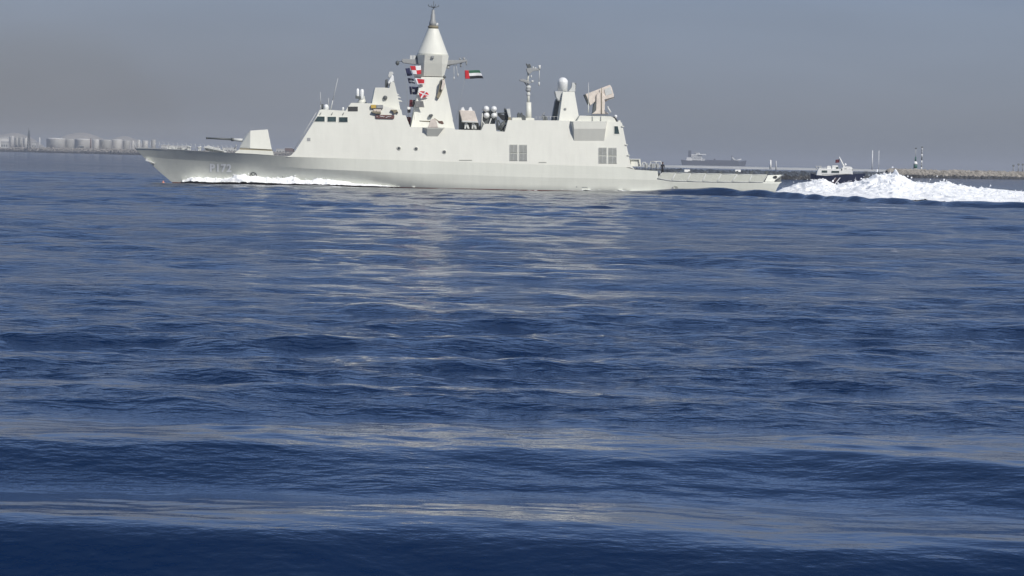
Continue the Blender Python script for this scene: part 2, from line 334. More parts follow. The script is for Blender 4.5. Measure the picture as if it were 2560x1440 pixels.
def build_water():
    ys = [12.0]
    while ys[-1] < 24000:
        y = ys[-1]; st = y*y/K*1.7
        if y < 470: st = min(st, 0.9)
        elif y < 1200: st = min(st, 9)
        ys.append(y+max(st, 0.03))
    ys = [-60.0, -20.0, 0.0, 8.0] + ys
    ys = np.array(ys); ny = len(ys)
    t = np.linspace(-1, 1, 1061); ang = np.concatenate([-np.tan(R(1))*np.linspace(70, 13.5, 30), t*math.tan(R(13)), np.tan(R(1))*np.linspace(13.5, 70, 30)])
    Yg = np.repeat(ys[:, None], len(ang), 1); Xg = np.maximum(Yg, 14)*ang[None, :]
    step = np.gradient(ys)[:, None]*np.ones_like(Xg); step = np.maximum(step, np.gradient(Xg, axis=1)*0.8)
    Z = sea_z(Xg, Yg, step)
    nx = len(ang); co = np.stack([Xg, Yg, Z], -1).reshape(-1, 3).astype(np.float32)
    idx = np.arange(ny*nx).reshape(ny, nx)
    q = np.stack([idx[:-1, :-1], idx[:-1, 1:], idx[1:, 1:], idx[1:, :-1]], -1).reshape(-1, 4)
    me = bpy.data.meshes.new('sea'); me.vertices.add(len(co)); me.vertices.foreach_set('co', co.ravel())
    me.loops.add(q.size); me.loops.foreach_set('vertex_index', q.ravel().astype(np.int32))
    me.polygons.add(len(q)); me.polygons.foreach_set('loop_start', np.arange(0, q.size, 4, dtype=np.int32)); me.polygons.foreach_set('loop_total', np.full(len(q), 4, dtype=np.int32))
    me.polygons.foreach_set('use_smooth', np.ones(len(q), dtype=bool)); me.update()
    print('water verts', len(co))
    rip = (.35+1.25*fbm(Xg*.03+7, Yg*.06+2, 3))*np.interp(Yg, [18, 28, 38, 60, 110, 400, 700], [.16, .28, .6, 1.1, 1.5, 1.5, 2.8])
    sl_ = np.gradient(swell(Xg, Yg), axis=0)/np.gradient(ys)[:, None]
    rip = rip*np.clip(1+9*sl_*np.interp(Yg, [60, 120], [1, 0]), .25, 1.9)
    me.attributes.new('ripple', 'FLOAT', 'POINT').data.foreach_set('value', rip.ravel().astype(np.float32))
    o = link('sea', me, M['water']); tag(o, 'dark blue rippled open sea with low swells', 'water', kind='structure')
build_water()

# ------------------------------------------------------------------ warship
ship = empty('warship', SO, YAW)
tag(ship, 'large pale grey warship numbered P172 sailing left across the blue sea', 'warship')
LW = 6.36
ub = np.concatenate([np.linspace(0, 0.3, 34), np.linspace(0.31, 0.79, 30)])
def px_of(u, a, b): return a + u*(b-a)
STEP_U = (1645-336)/(1955-336)
us = np.sort(np.concatenate([ub, [STEP_U-0.0005, STEP_U+0.0005], np.linspace(0.815, 1, 14)]))
def wpow(u, W, ue, p): return W*(1-(1-min(u/ue, 1))**p)
rows = []
def drow(u):
    px = px_of(u, 336, 1955)
    if u < STEP_U: py = np.interp(px, [336, 400, 480, 566, 640, 720, 1575, 1588, 1650], [369.5, 372, 376.8, 381.3, 385, 391.6, 418, 424.2, 428])
    else: py = np.interp(px, [1640, 1682, 1790, 1955], [443.5, 451.2, 453.5, 455])
    return px, py, wpow(u, LW, 0.27, 1.9)
def krow(u):
    px = px_of(u, 357, 1949); d = drow(u)
    py = np.interp(px, [357, 420, 578, 760, 1000, 1300, 1640, 1700, 1949], [391, 397, 406.5, 421, 432, 442, 450, 456.5, 459])
    return px, py, wpow(u, LW+0.03, 0.36, 1.9)
def mrow(u):
    px = px_of(u, 396, 1943)
    py = np.interp(px, [396, 578, 760, 1000, 1300, 1943], [427, 434, 443, 452, 461, 470])
    return px, py, wpow(u, LW-0.08, 0.42, 1.8)
def wrow(u):
    px = px_of(u, 430, 1936); hz = 410+(px-1780)*0.02095
    return px, hz + np.interp(px, [430, 1936], [74.2, 72.6]), wpow(u, LW-0.2, 0.5, 1.6)
HR = []
for fn in (drow, krow, mrow, wrow):
    row = []
    for u in us:
        px, py, wd = fn(u); p = loc(px, py, (0, 1, 0), -wd); row.append((p.x, -wd, p.z))
    HR.append(row)
HR.append([(x+2.5*(1-min(u/0.3, 1)), y*0.8, -1.6) for (x, y, z), u in zip(HR[3], us)])
def build_hull():
    mb = MB(); n = len(us); v = []
    for row in HR: v += row
    for row in HR: v += [(x, -y, z) for x, y, z in row]
    f = []
    for side in (0, 1):
        o = side*5*n
        for r in range(4):
            for i in range(n-1):
                q = (o+r*n+i, o+r*n+i+1, o+(r+1)*n+i+1, o+(r+1)*n+i); f.append(q if side else q[::-1])
    mb.add(v, f, True)
    mb.add([], [])
    # transom and bottom
    A = [r*n+n-1 for r in range(5)]; B = [5*n+r*n+n-1 for r in range(5)]
    for r in range(4): mb.f.append([A[r], A[r+1], B[r+1], B[r]]); mb.mi.append(0); mb.sm.append(False)
    for i in range(n-1): mb.f.append([4*n+i, 4*n+i+1, 9*n+i+1, 9*n+i]); mb.mi.append(0); mb.sm.append(False)
    o = mb.build('hull', M['hull'], ship)
    me = o.data
    # sharp edges along deck edge and knuckle
    bm = bmesh.new(); bm.from_mesh(me)
    bm.verts.ensure_lookup_table()
    for e in bm.edges:
        i, j = e.verts[0].index, e.verts[1].index
        ri, rj = (i % (5*n))//n, (j % (5*n))//n
        if ri == rj and ri in (0, 1): e.smooth = False
    bm.to_mesh(me); bm.free()
    # decks
    dk = MB()
    for i in range(n-1):
        a, b = HR[0][i], HR[0][i+1]
        if abs(a[2]-b[2]) > 0.5: continue
        z = 0.05
        dk.add([(a[0], a[1]+.02, a[2]-z), (b[0], b[1]+.02, b[2]-z), (b[0], -b[1]-.02, b[2]-z), (a[0], -a[1]-.02, a[2]-z)], [(0, 1, 2, 3)])
    dk.build('deck', M['deck'], ship, recalc=False)
    k = [i for i, u in enumerate(us) if u < STEP_U][-1]
    a, b = HR[0][k], HR[0][k+1]
    bb = MB().add([(a[0], a[1], a[2]), (b[0], b[1], b[2]), (b[0], -b[1], b[2]), (a[0], -a[1], a[2])], [(0, 1, 2, 3)])
    bb.build('deck_bulkhead', M['hull'], ship)
build_hull()
def hull_y(s, z):
    """near-side hull surface y at (s, z)"""
    best = None
    for r in range(3):
        A, B = HR[r], HR[r+1]
        sa = [p[0] for p in A]; za = np.interp(s, sa, [p[2] for p in A]); ya = np.interp(s, sa, [p[1] for p in A])
        sb = [p[0] for p in B]; zb = np.interp(s, sb, [p[2] for p in B]); yb = np.interp(s, sb, [p[1] for p in B])
        if z <= za+1e-6 and z >= zb-1e-6 or r == 2:
            t = (z-zb)/(za-zb); return yb + (ya-yb)*t
        if r == 0 and z > za: return ya
def on_hull(px, py, off=0.03):
    y = -6.0
    for _ in range(12):
        s, z = sp(px, py, y); y = hull_y(s, z)
    return Vector((s, y-off, z))
# --- superstructure: side plane leans inward
TK = 0.155; TZ0 = 3.4; SW = 6.33
def sw(s_, z): return SW - TK*(z-TZ0)
NPL = (0, 1, -TK); NPC = -(SW + TK*TZ0)      # y = -(SW - TK(z-TZ0))
def sup(px, py, off=0.0):
    p = loc(px, py, NPL, NPC - off); return p
def supz(px, py): p = sup(px, py); return (p.x, p.z)
prof = [(716, 391.8), (727, 388.5), (737, 379), (786, 302), (799, 275), (804, 273.5), (864, 277), (869, 268), (878, 257), (930, 258.5), (1003, 274),
        (1006, 288), (1014, 288.5), (1025, 317), (1134, 320), (1139, 324), (1203, 325.5), (1209, 312), (1214, 309.5), (1238, 310), (1241, 328),
        (1262, 329.5), (1270, 300), (1400, 301.2), (1549, 304.5), (1555, 307), (1566, 362), (1577, 413), (1588, 424.6), (1575, 418.8), (716, 392.4)]
b = MB().prism([supz(*p) for p in prof], sw)
supo = b.build('superstructure', M['white'], ship, bevel=0.05)
def patch(name, poly, mt, off=0.02, th=0.05, parent=None, bevel=0, hull=False):
    """thin plate lying on the near side of the superstructure"""
    f = (lambda x, y, o: on_hull(x, y, o)) if hull else (lambda x, y, o: sup(x, y, o))
    n = len(poly); vs = [f(x, y, off+th) for x, y in poly] + [f(x, y, -0.05) for x, y in poly]
    mb = MB().add(vs, [tuple(range(n)), tuple(range(2*n-1, n-1, -1))] + [(i, i+n, (i+1) % n+n, (i+1) % n) for i in range(n)])
    return mb.build(name, mt, parent or ship, bevel=bevel)
def rect(x0, y0, x1, y1): return [(x0, y0), (x1, y0), (x1, y1), (x0, y1)]
# bridge windows with proud frames
for poly in ([(794, 291), (811.5, 291.5), (811.5, 303.5), (785.5, 303.5)], rect(819, 292, 840, 304), rect(847.5, 293, 869, 305)):
    cx = sum(p[0] for p in poly)/4; cy = sum(p[1] for p in poly)/4
    big = [(cx+(x-cx)*1.13, cy+(y-cy)*1.2) for x, y in poly]
    fr = patch('bridge_window', big, M['white'], 0.01, 0.03)
    patch('pane', poly, M['glass'], 0.05, 0.02, parent=fr)
patch('bridge_window', rect(870, 266.5, 894.5, 278), M['black'], 0.02, 0.03)
fr = patch('side_window', [(1534, 313.5), (1546, 313.5), (1550.5, 337), (1534, 337)], M['white'], 0.01, 0.03)
patch('pane', [(1536, 315.5), (1544.5, 315.5), (1548.5, 334.5), (1536, 334.5)], M['glass'], 0.05, 0.02, parent=fr)
# louvres 2 x 2 twice
def louvre(x0, y0, x1, y1):
    fr = patch('louvre', rect(x0-1, y0-1, x1+1, y1+1), M['louvre'], 0.005, 0.02)
    mb = MB(); k = 7
    for i in range(k):
        y = y0+(y1-y0)*(i+.5)/k
        a = sup(x0, y, 0.0); c = sup(x1, y, 0.0); mid = (a+c)/2
        mb.box(mid+Vector((0, -0.06, 0)), ((c-a).length, 0.10, 0.035), rx=R(-35))
    for x in (x0-.6, x1+.6, (x0+x1)/2):
        a = sup(x, y0, 0.05); c = sup(x, y1, 0.05); mb.tube(a, c, 0.035, n=4, smooth=False)
    mb.build('slats', M['lgrey'], fr)
for (xa, xb, ya, yb) in ((1275, 1293, 362.5, 381.5), (1275, 1293, 384, 401.5), (1298.5, 1317, 363, 382), (1298.5, 1317, 384.5, 402),
                         (1497.5, 1516, 370, 387.5), (1497.5, 1516, 390.5, 408), (1521.5, 1541, 370.5, 388), (1521.5, 1541, 391, 408.5)):
    louvre(xa, ya, xb, yb)
for x, y in ((997.5, 370.5), (1040.5, 371.5), (1111, 379.5)):
    c = sup(x, y, 0.02); MB().lathe(c, [(0.30, 0.0), (0.30, -0.06), (0.22, -0.06)], 18, axis='Y').build('porthole', M['white'], ship)
    ch = MB().lathe(c+Vector((0, -0.07, 0)), [(0.20, 0.0), (0.19, -0.01)], 18, axis='Y').build('porthole_glass', M['dgrey'], ship)
patch('vent_cover', rect(768, 344.5, 776, 352), M['grey'], 0.02, 0.04)
for x0, x1, y in ((1148, 1180, 400.5), (1347, 1366, 406)): patch('scupper', rect(x0, y-1, x1, y+1), M['louvre'], 0.01, 0.03)
# small details above the bridge windows
for x in (801, 830, 858): 
    a = sup(x-1.5, 287, 0.05); c = sup(x+2, 281, 0.12); MB().tube(a, c, 0.06, n=6).build('wiper_motor', M['grey'], ship)
# sponsons: proud upper panel then facet cutting back in
def sponson(x0, x1, ytop, ymid, ybot, xb0, xb1, d):
    t0, t1 = sup(x0+8, ytop, 0), sup(x1, ytop, 0)
    P = [sup(x0, ytop, -0.1), sup(x1, ytop, -0.1), sup(xb1, ybot, -0.1), sup(xb0, ybot, -0.1)]
    def out(px, py): p = loc(px, py, (0, 1, 0), sup(px, ytop).y-d); return p
    Q = [out(x0+9, ytop+1), out(x1-2, ytop+1), out(x1-4, ymid), out(xb0, ymid)]
    vs = P + Q
    fs = [(4, 5, 6, 7), (0, 4, 7, 3), (7, 6, 2, 3), (5, 1, 2, 6), (0, 1, 5, 4)]
    return MB().add(vs, fs).build('gun_sponson' if d < .9 else 'boat_bay_sponson', M['white'], ship)
sponson(1055, 1112, 318.5, 321, 343.5, 1068, 1093, 0.85)
sponson(1424, 1518, 303, 322, 356, 1435, 1510, 0.95)

# --- director tower in front of the mast
def slabp(name, poly, yn, yf, mt, parent=None, bevel=0.04):
    return MB().slab([sp(x, y, yn) for x, y in poly], yn, yf).build(name, mt, parent or ship, bevel=bevel)
twr = slabp('director_tower', [(929, 262), (937.5, 219), (962, 219), (973, 220.5), (977, 204), (986, 206), (993, 235), (1001, 274), (1003, 292), (929, 292)], -3.6, 3.2, M['white'])
slabp('antenna_panel', [(963, 200), (969, 197), (970, 219), (962.5, 219)], -2.5, -1.5, M['dgrey'], twr)
slabp('sensor_head', [(970, 206), (980, 187), (984, 190), (985, 203), (972, 210)], -3.0, -1.2, M['dome'], twr)
slabp('sensor_cap', [(970, 190), (973, 179.5), (981, 179), (984, 184), (973, 195)], -2.6, -1.5, M['lgrey'], twr)
slabp('sensor_shelf', [(970, 210), (986, 201), (987, 204.5), (972, 213.5)], -3.3, -1.0, M['grey'], twr)
c = loc(963, 244.5, (0, 1, 0), -3.7); MB().lathe(c, [(0.30, 0.1), (0.30, -0.12), (0.16, -0.3), (0.05, -0.3)], 14, axis='Y').build('lamp', M['dgrey'], twr)
for (x, y, dx) in ((993.5, 236, 5), (997, 243, 6), (999, 252, 8)):
    slabp('bracket', [(x-3, y-3), (x+dx*.5, y-1), (x+dx, y+2.5), (x-3, y+2)], -2.2, -1.6, M['lgrey'], twr)
# items on the bridge wing
def board(name, poly, mt, y=-5.3, th=0.3, parent=None): return slabp(name, poly, y, y+th, mt, parent, bevel=0.02)
board('signal_board', rect(927.5, 262, 940, 270.5), M['yellow'], -5.6, .8); board('signal_board', rect(941, 262, 958, 270.5), M['grey'], -5.6, .8)
mb = MB()
for a, c_ in (((934, 270), (936, 279)), ((942, 270), (941, 279))): mb.tube(loc(*a, (0, 1, 0), -5.4), loc(*c_, (0, 1, 0), -5.4), 0.07)
mb.box(loc(943, 275, (0, 1, 0), -5.2), (1.0, .5, .4)); mb.build('board_stand', M['tan'], ship)
board('life_raft_canister', [(929, 278), (938, 279.5), (953, 281), (952.5, 284), (940, 284), (930, 281)], M['olive'], -5.8, .8)
mb = MB(); p = lambda x, y: loc(x, y, (0, 1, 0), -5.6)
mb.slab([sp(977, 274, -5.6), sp(992, 274.5, -5.6), sp(996, 282, -5.6), sp(991, 280, -5.6), sp(988, 284, -5.6), sp(984, 284, -5.6), sp(983, 279, -5.6), sp(978, 277, -5.6)], -5.7, -5.0)
mb.build('searchlight', M['olive'], ship, bevel=0.03)
npl = patch('name_board', [(939, 288), (940.5, 286.8), (984, 287.8), (986, 289.5), (985.5, 295.5), (984, 297), (941, 296), (938.8, 294)], M['brown'], 0.10, 0.08)
def stroke(pts, r=0.035, off=0.2):
    mb = MB(); q = [sup(x, y, off) for x, y in pts]
    for a, c_ in zip(q[:-1], q[1:]): mb.tube(a, c_, r, n=5)
    mb.build('lettering', M['wcloth'], npl)
stroke([(942.5, 290), (942.5, 292.5)]); stroke([(949, 290.2), (951, 289.8), (951.5, 291.8), (953.5, 290), (954.5, 292), (956, 290.2), (957, 292.2), (960, 292), (960.5, 290.4)])
stroke([(964, 293.5), (967, 293.8), (968.5, 292), (971, 291.8), (971.5, 291), (973, 292), (975, 291.8), (976, 290.8), (978, 291.8)])

# --- electro-optical director on the bridge roof
eo = MB(); eo.lathe(loc(905, 257, (0, 1, 0), 0)+Vector((0, 0, -.2)), [(0.75, 0), (0.5, .5), (0.35, .9), (0.35, 1.1)], 16); eo = eo.build('optical_director', M['white'], ship)
for x0, x1, y0, y1, mt, nm in ((890, 897.5, 221, 246, 'dome', 'camera_pod'), (899.5, 909.5, 222.5, 250, 'dome', 'camera_pod')):
    a = loc((x0+x1)/2, y1, (0, 1, 0), -.3); c_ = loc((x0+x1)/2, y0, (0, 1, 0), -.3); r = (x1-x0)/2*SD0/F
    MB().lathe(a, [(r*.6, 0), (r, .12), (r, (c_.z-a.z)-.25), (r*.7, (c_.z-a.z)-.06), (0.02, c_.z-a.z)], 14).build(nm, M[mt], eo)
slabp('pod_yoke', [(889, 238), (893, 240), (902, 241), (903, 247), (889, 246)], -.6, .4, M['dgrey'], eo)
# roof domes and whips
def dome(name, px, py_base, r_px, h_px, y, par=ship, mt='dome', n=22):
    a = loc(px, py_base, (0, 1, 0), y); k = SD0/F; r = r_px*k; H = h_px*k
    pr = [(r*0.92, 0), (r*.97, max(H-r, .01))] + [(r*math.cos(t), H-r+r*math.sin(t)) for t in np.linspace(0.1, math.pi/2-.02, 9)]
    return MB().lathe(a, pr, n).build(name, M[mt], par)
dome('satellite_dome', 815, 276, 6.2, 15, -3.5); dome('small_dome', 857.5, 277, 3, 9, -2.5)
def whip(px0, py0, px1, py1, y, r=0.03, nm='whip_antenna', mt='lgrey'):
    a = loc(px0, py0, (0, 1, 0), y); c_ = loc(px1, py1, (0, 1, 0), y); mb = MB().tube(a, a.lerp(c_, .3), r*1.5, r*1.2, 8); mb.tube(a.lerp(c_, .3), c_, r*1.2, r*.5, 8)
    return mb.build(nm, M[mt], ship)
whip(802, 276, 801, 230, -3, .045); whip(821, 275, 821.5, 245, -2, .05); whip(826.5, 275, 845, 195, -4, .05)
MB().box(loc(806, 263, (0, 1, 0), -3)+Vector((0, 0, -.3)), (.25, .3, .9)).build('horn', M['dgrey'], ship)
# ladder / rail standing ahead of the bridge front
mb = MB()
for yy in (-4.6, -4.1):
    a = loc(731, 381, (0, 1, 0), yy); c_ = loc(791, 281, (0, 1, 0), yy); mb.tube(a, c_, 0.035, n=6)
    for t in np.linspace(0.05, .95, 12):
        q = a.lerp(c_, t); mb.tube(q, q+Vector((.45, 0, -.25)), 0.025, n=5)
a = loc(731, 381, (0, 1, 0), -4.6); c_ = loc(791, 281, (0, 1, 0), -4.6)
for t in np.linspace(0.02, .98, 22): q = a.lerp(c_, t); mb.tube(q, q+Vector((0, .5, 0)), 0.03, n=5)
mb.build('front_ladder', M['lgrey'], ship)
mb = MB(); mb.box(loc(734, 376, (0, 1, 0), -3), (.2, .3, .35)); mb.build('fire_hose_box', M['rust'], ship)

# --- main mast
def frustum(name, pts_bot, pts_top, hb, ht, mt, parent=ship, bevel=0.04):
    """pts: (px_left, px_right, py); half breadths hb, ht; near faces used for placement"""
    l0, z0 = sp(pts_bot[0], pts_bot[2], -hb); r0, z0b = sp(pts_bot[1], pts_bot[2], -hb)
    l1, z1 = sp(pts_top[0], pts_top[2], -ht); r1, _ = sp(pts_top[1], pts_top[2], -ht)
    vs = [(l0, -hb, z0), (r0, -hb, z0), (r0, hb, z0), (l0, hb, z0), (l1, -ht, z1), (r1, -ht, z1), (r1, ht, z1), (l1, ht, z1)]
    return MB().add(vs, [(3, 2, 1, 0), (4, 5, 6, 7), (0, 1, 5, 4), (1, 2, 6, 5), (2, 3, 7, 6), (3, 0, 4, 7)]).build(name, mt, parent, bevel=bevel)
mast = frustum('mast', (1026, 1138, 324), (1052.5, 1110.5, 192), 3.0, 1.55, M['white'])
# flared head under the cone: octagonal, overhanging facets
def octa(c, rx, ry, z, k=0.45):
    return [(c[0]+x*rx, c[1]+y*ry, z) for x, y in ((-k, -1), (k, -1), (1, -k), (1, k), (k, 1), (-k, 1), (-1, k), (-1, -k))]
cx = sp(1081, 170, 0)[0]; kk = SD0/F
z192 = sp(1081, 192, 0)[1]; z160 = sp(1081, 160, 0)[1]; z140 = sp(1081, 139, 0)[1]
v = octa((cx, 0), 28*kk, 1.5, z192, .8) + octa((cx, 0), 36*kk, 2.15, z160, .62) + octa((cx, 0), 39*kk, 2.5, z140, .55)
fs = [tuple(range(8))[::-1], tuple(range(16, 24))] + [(k*8+i, k*8+(i+1) % 8, k*8+8+(i+1) % 8, k*8+8+i) for k in (0, 1) for i in range(8)]
head = MB().add(v, fs).build('mast_head', M['white'], mast, bevel=0.04)
cz = z140; zt = sp(1081, 72, 0)[1]
cone = MB().lathe((cx, 0, cz), [(39*kk, 0), (38.5*kk, .3), (37*kk, .35), (14.2*kk, zt-cz-.1), (13.5*kk, zt-cz)], 28).build('mast_cone', M['white'], mast)
mb = MB(); z0 = zt
mb.lathe((cx, 0, z0), [(12*kk, 0), (12*kk, .12), (13.5*kk, .18), (13.5*kk, .36), (11*kk, .4)], 20); mb.build('top_platform', M['olive'], mast)
mb = MB(); mb.lathe((cx-.05, 0, z0+.35), [(.52, 0), (.5, .5), (.33, .9), (.3, 1.6), (.22, 1.7), (.2, 2.15), (.05, 2.3)], 12); mb.build('top_antenna', M['grey'], mast)
mb = MB(); mb.tube((cx+.2, 0, z0+.3), (cx+.65, 0, z0+.75), .22, .15); mb.build('navigation_light', M['lgrey'], mast)
mb = MB(); zc = sp(1081, 17, 0)[1]; mb.tube((cx, 0, z0+2.5), (cx, 0, zc+.75), .035, n=6)
for a in range(4):
    d = Vector((math.cos(a*math.pi/2+.3), math.sin(a*math.pi/2+.3), 0)); mb.tube((cx, 0, zc-.15), Vector((cx, 0, zc+.1))+d*.75, .045, n=6); mb.tube(Vector((cx, 0, zc+.1))+d*.75, Vector((cx, 0, zc))+d*.72+Vector((0, 0, .32)), .035, n=6)
mb.build('wind_vane', M['dgrey'], mast)
# yardarms
yl = slabp('yardarm', [(1045, 148), (1050, 160), (1038, 161), (1008, 157), (1004, 152), (1006, 147)], -.9, .5, M['grey'], mast)
MB().tube(loc(1008, 150, (0, 1, 0), -.3), loc(1040, 149, (0, 1, 0), -.3), .06).build('yard_rail', M['grey'], mast)
for x in (1028, 1036, 1041): MB().box(loc(x, 145, (0, 1, 0), -.3), (.35, .35, .7)).build('yard_antenna', M['lgrey' if x < 1040 else 'dgrey'], mast)
mb = MB(); mb.tube(loc(1005, 153, (0, 1, 0), -.3), loc(993, 154, (0, 1, 0), -.3), .04); mb.lathe(loc(993.5, 157, (0, 1, 0), -.3), [(.05, .3), (.24, .15), (.26, -.1), (.1, -.35)], 12); mb.build('yard_lamp', M['dgrey'], mast)
slabp('yardarm', [(1110, 150), (1150, 150), (1168, 149), (1168, 154), (1150, 157), (1128, 161), (1112, 164)], -.9, .5, M['grey'], mast)
mb = MB(); mb.tube(loc(1120, 164, (0, 1, 0), -.8), loc(1160, 155, (0, 1, 0), -.8), .06); mb.build('yard_brace', M['grey'], mast)
for x, y0, y1, r in ((1120, 163, 172, .28), (1152, 157, 168, .15), (1166, 154, 163, .12), (1160, 144, 151, .2), (1150, 145, 150, .15)):
    MB().tube(loc(x, y0, (0, 1, 0), -.5), loc(x, y1, (0, 1, 0), -.5), r, r*.6).build('yard_lamp', M['lgrey' if r > .2 else 'grey'], mast)
for x0, x1, y in ((1135, 1135, 200), (1140, 1145, 192)):
    mb = MB(); mb.tube(loc(x0, 160, (0, 1, 0), -.5), loc(x1, y, (0, 1, 0), -.5), .035, n=6); mb.tube(loc(x1, y-8, (0, 1, 0), -.5), loc(x1, y, (0, 1, 0), -.5), .09, .05); mb.build('hanging_antenna', M['lgrey'], mast)
# gear on the mast face
c = loc(1082, 142, (0, 1, 0), -2.5); MB().box(c, (.35, .3, .3)).build('mast_lamp', M['grey'], mast)
slabp('decoy_rack', [(1101, 203), (1110, 195), (1113, 210), (1108, 222), (1103, 235), (1097, 247), (1091, 243), (1096, 228), (1099, 212)], -2.6, -2.0, M['olive'], mast)
slabp('rack_box', [(1106, 198), (1113, 203), (1111, 218), (1105, 226), (1102, 222), (1105, 210)], -3.0, -2.6, M['tan'], mast)
mb = MB(); mb.tube(loc(1109, 195, (0, 1, 0), -2.3), loc(1113, 190, (0, 1, 0), -2.3), .2); mb.build('mast_lamp', M['dgrey'], mast)
slabp('mast_lamp', [(1073, 286), (1081, 285), (1083, 290), (1077, 293), (1073, 291)], -3.2, -2.7, M['dgrey'], mast)
# remote gun on the sponson
P6 = lambda x, y, yy=-6.2: loc(x, y, (0, 1, 0), yy)
gun = slabp('machine_gun', [(1070, 319), (1074, 308), (1076, 299), (1084, 296), (1091, 300), (1093, 310), (1096, 319)], -6.5, -5.9, M['tan'])
MB().tube(P6(1076, 304), P6(1048.5, 302.5), .09, .06).build('barrel', M['olive'], gun)
slabp('gun_shoulder', [(1094, 303), (1106, 302), (1110, 309), (1106, 311), (1097, 308)], -6.5, -6.1, M['rust'], gun)
mb = MB(); mb.tube(P6(1088, 318), P6(1086, 300), .1); mb.tube(P6(1080, 318), P6(1084, 300), .08); mb.tube(P6(1086, 296), P6(1098, 304), .06); mb.build('gun_frame', M['olive'], gun)

# --- missile launchers between the masts
def y0loc(x, y, yy): return loc(x, y, (0, 1, 0), yy)
ln = slabp('missile_launcher', [(1149, 275), (1186, 277), (1195, 304), (1156, 303)], -4.2, -2.2, M['tan'])
slabp('launcher_rim', [(1155, 301.5), (1195.5, 303.5), (1196, 307), (1156, 305.5)], -4.4, -2.1, M['lgrey'], ln)
for x in (1156, 1175): slabp('tube_cap', [(x-4, 277), (x-2, 269), (x+3, 267.5), (x+7, 277.5)], -3.9, -2.5, M['dome'], ln)
for x in (1166, 1184): slabp('launcher_leg', [(x-5, 322), (x-4, 308), (x, 306.5), (x+4, 310), (x+8, 322), (x+3, 322), (x, 314), (x-1, 322)], -4.0, -3.6, M['lgrey'], ln)
slabp('launcher_frame', [(1148, 276), (1152, 276), (1160, 305), (1158, 325), (1148, 325)], -2.6, -1.2, M['dgrey'], ln)
slabp('blast_wall', [(1158, 306), (1196, 307), (1204, 326), (1156, 326)], -2.2, -1.6, M['dgrey'], ln)
qd = slabp('missile_canister_rack', [(1201, 322), (1207, 281), (1211, 276), (1240, 277), (1241, 297), (1236, 312), (1229, 326), (1201, 326)], -2.6, -1.0, M['dgrey'])
for x, y in ((1215.5, 272), (1235, 272.5), (1216.5, 288.5), (1235.5, 289)):
    c = y0loc(x, y, -3.0); r = 7.3*kk
    ch = MB().lathe(c, [(r, 2.2), (r, .1), (r*.93, -.12), (r*.7, -.28), (r*.35, -.38), (.02, -.42)], 24, axis='Y').build('missile_canister', M['dome'], qd)
    MB().lathe(c+Vector((0, .35, 0)), [(r*1.07, .12), (r*1.07, -.0)], 24, axis='Y').build('ring', M['grey'], ch)
mb = MB()
for a, c_ in (((1204, 300), (1222, 327)), ((1206, 283), (1203, 325)), ((1241, 280), (1242, 325)), ((1228, 296), (1218, 325))): mb.tube(y0loc(*a, -3.1), y0loc(*c_, -3.1), .08, n=6)
mb.build('rack_frame', M['lgrey'], qd)
dk = slabp('crane_arm', [(1244, 286), (1250, 284.5), (1262, 288), (1262, 301), (1256, 300), (1250, 293)], -4.5, -3.6, M['black'])
mb = MB()
for a, c_, r in (((1247, 322), (1259, 306), .22), ((1250, 326), (1262, 311), .22), ((1244, 300), (1246, 325), .1), ((1262, 300), (1258, 327), .12), ((1244, 284), (1263, 282), .09), ((1246, 300), (1260, 326), .08)):
    mb.tube(y0loc(*a, -4.2), y0loc(*c_, -4.2), r, n=8)
mb.build('crane_struts', M['dgrey'], dk)
slabp('slanted_mast_panel', [(1261, 271), (1264, 270), (1270, 288), (1271, 300), (1266, 309), (1262, 300)], -3.8, -2.8, M['dgrey'])
slabp('deck_panel', [(1266, 272), (1275, 272), (1277.5, 293), (1274, 299), (1270, 288)], -4.6, -3.8, M['lgrey'])
slabp('deck_fitting', [(1270, 293), (1277, 293), (1278, 301), (1271, 301)], -4.9, -4.2, M['olive'])
# roof gear along the hangar roof
mb = MB()
for x0, x1, y in ((1280, 1303, 294),): mb.slab([sp(x0, y, -4.4), sp(x1, y, -4.4), sp(x1+2, 301, -4.4), sp(x0, 301, -4.4)], -4.6, -3.8)
mb.build('roof_locker', M['white'], ship)
for x, y, r in ((1297, 284, 3.5), (1304, 284, 3.2), (1310, 291, 4), (1361, 290, 3.2), (1366, 293, 3)):
    slabp('roof_ventilator', [(x-r, 301), (x-r*1.1, y+2), (x-r*.3, y-r), (x+r*.5, y-r*.6), (x+r, y+3), (x+r*1.1, 301)], -4.2, -3.6, M['dgrey'])
mb = MB()
prev = None
for t in np.linspace(0, 1, 9):
    q = y0loc(1353+10*t-0, 296-14*math.sin(t*math.pi*.6), -4.0); 
    if prev is not None: mb.tube(prev, q, .07, n=6)
    prev = q
mb.build('vent_pipe', M['grey'], ship)
for x0, x1 in ((1313, 1336),): slabp('pole_base', [(x0, 301), (x0+2, 295), (x1-6, 294.5), (x1, 296), (x1, 301)], -1.5, 1.2, M['white'])
# roof edge stanchions
mb = MB()
for x in range(1340, 1396, 9): mb.tube(sup(x, 301), sup(x, 301)+Vector((0, 0, .55)), .025, n=5)
mb.tube(sup(1340, 301)+Vector((0, 0, .55)), sup(1394, 301.5)+Vector((0, 0, .55)), .02, n=5)
mb.build('guard_rail', M['lgrey'], ship)

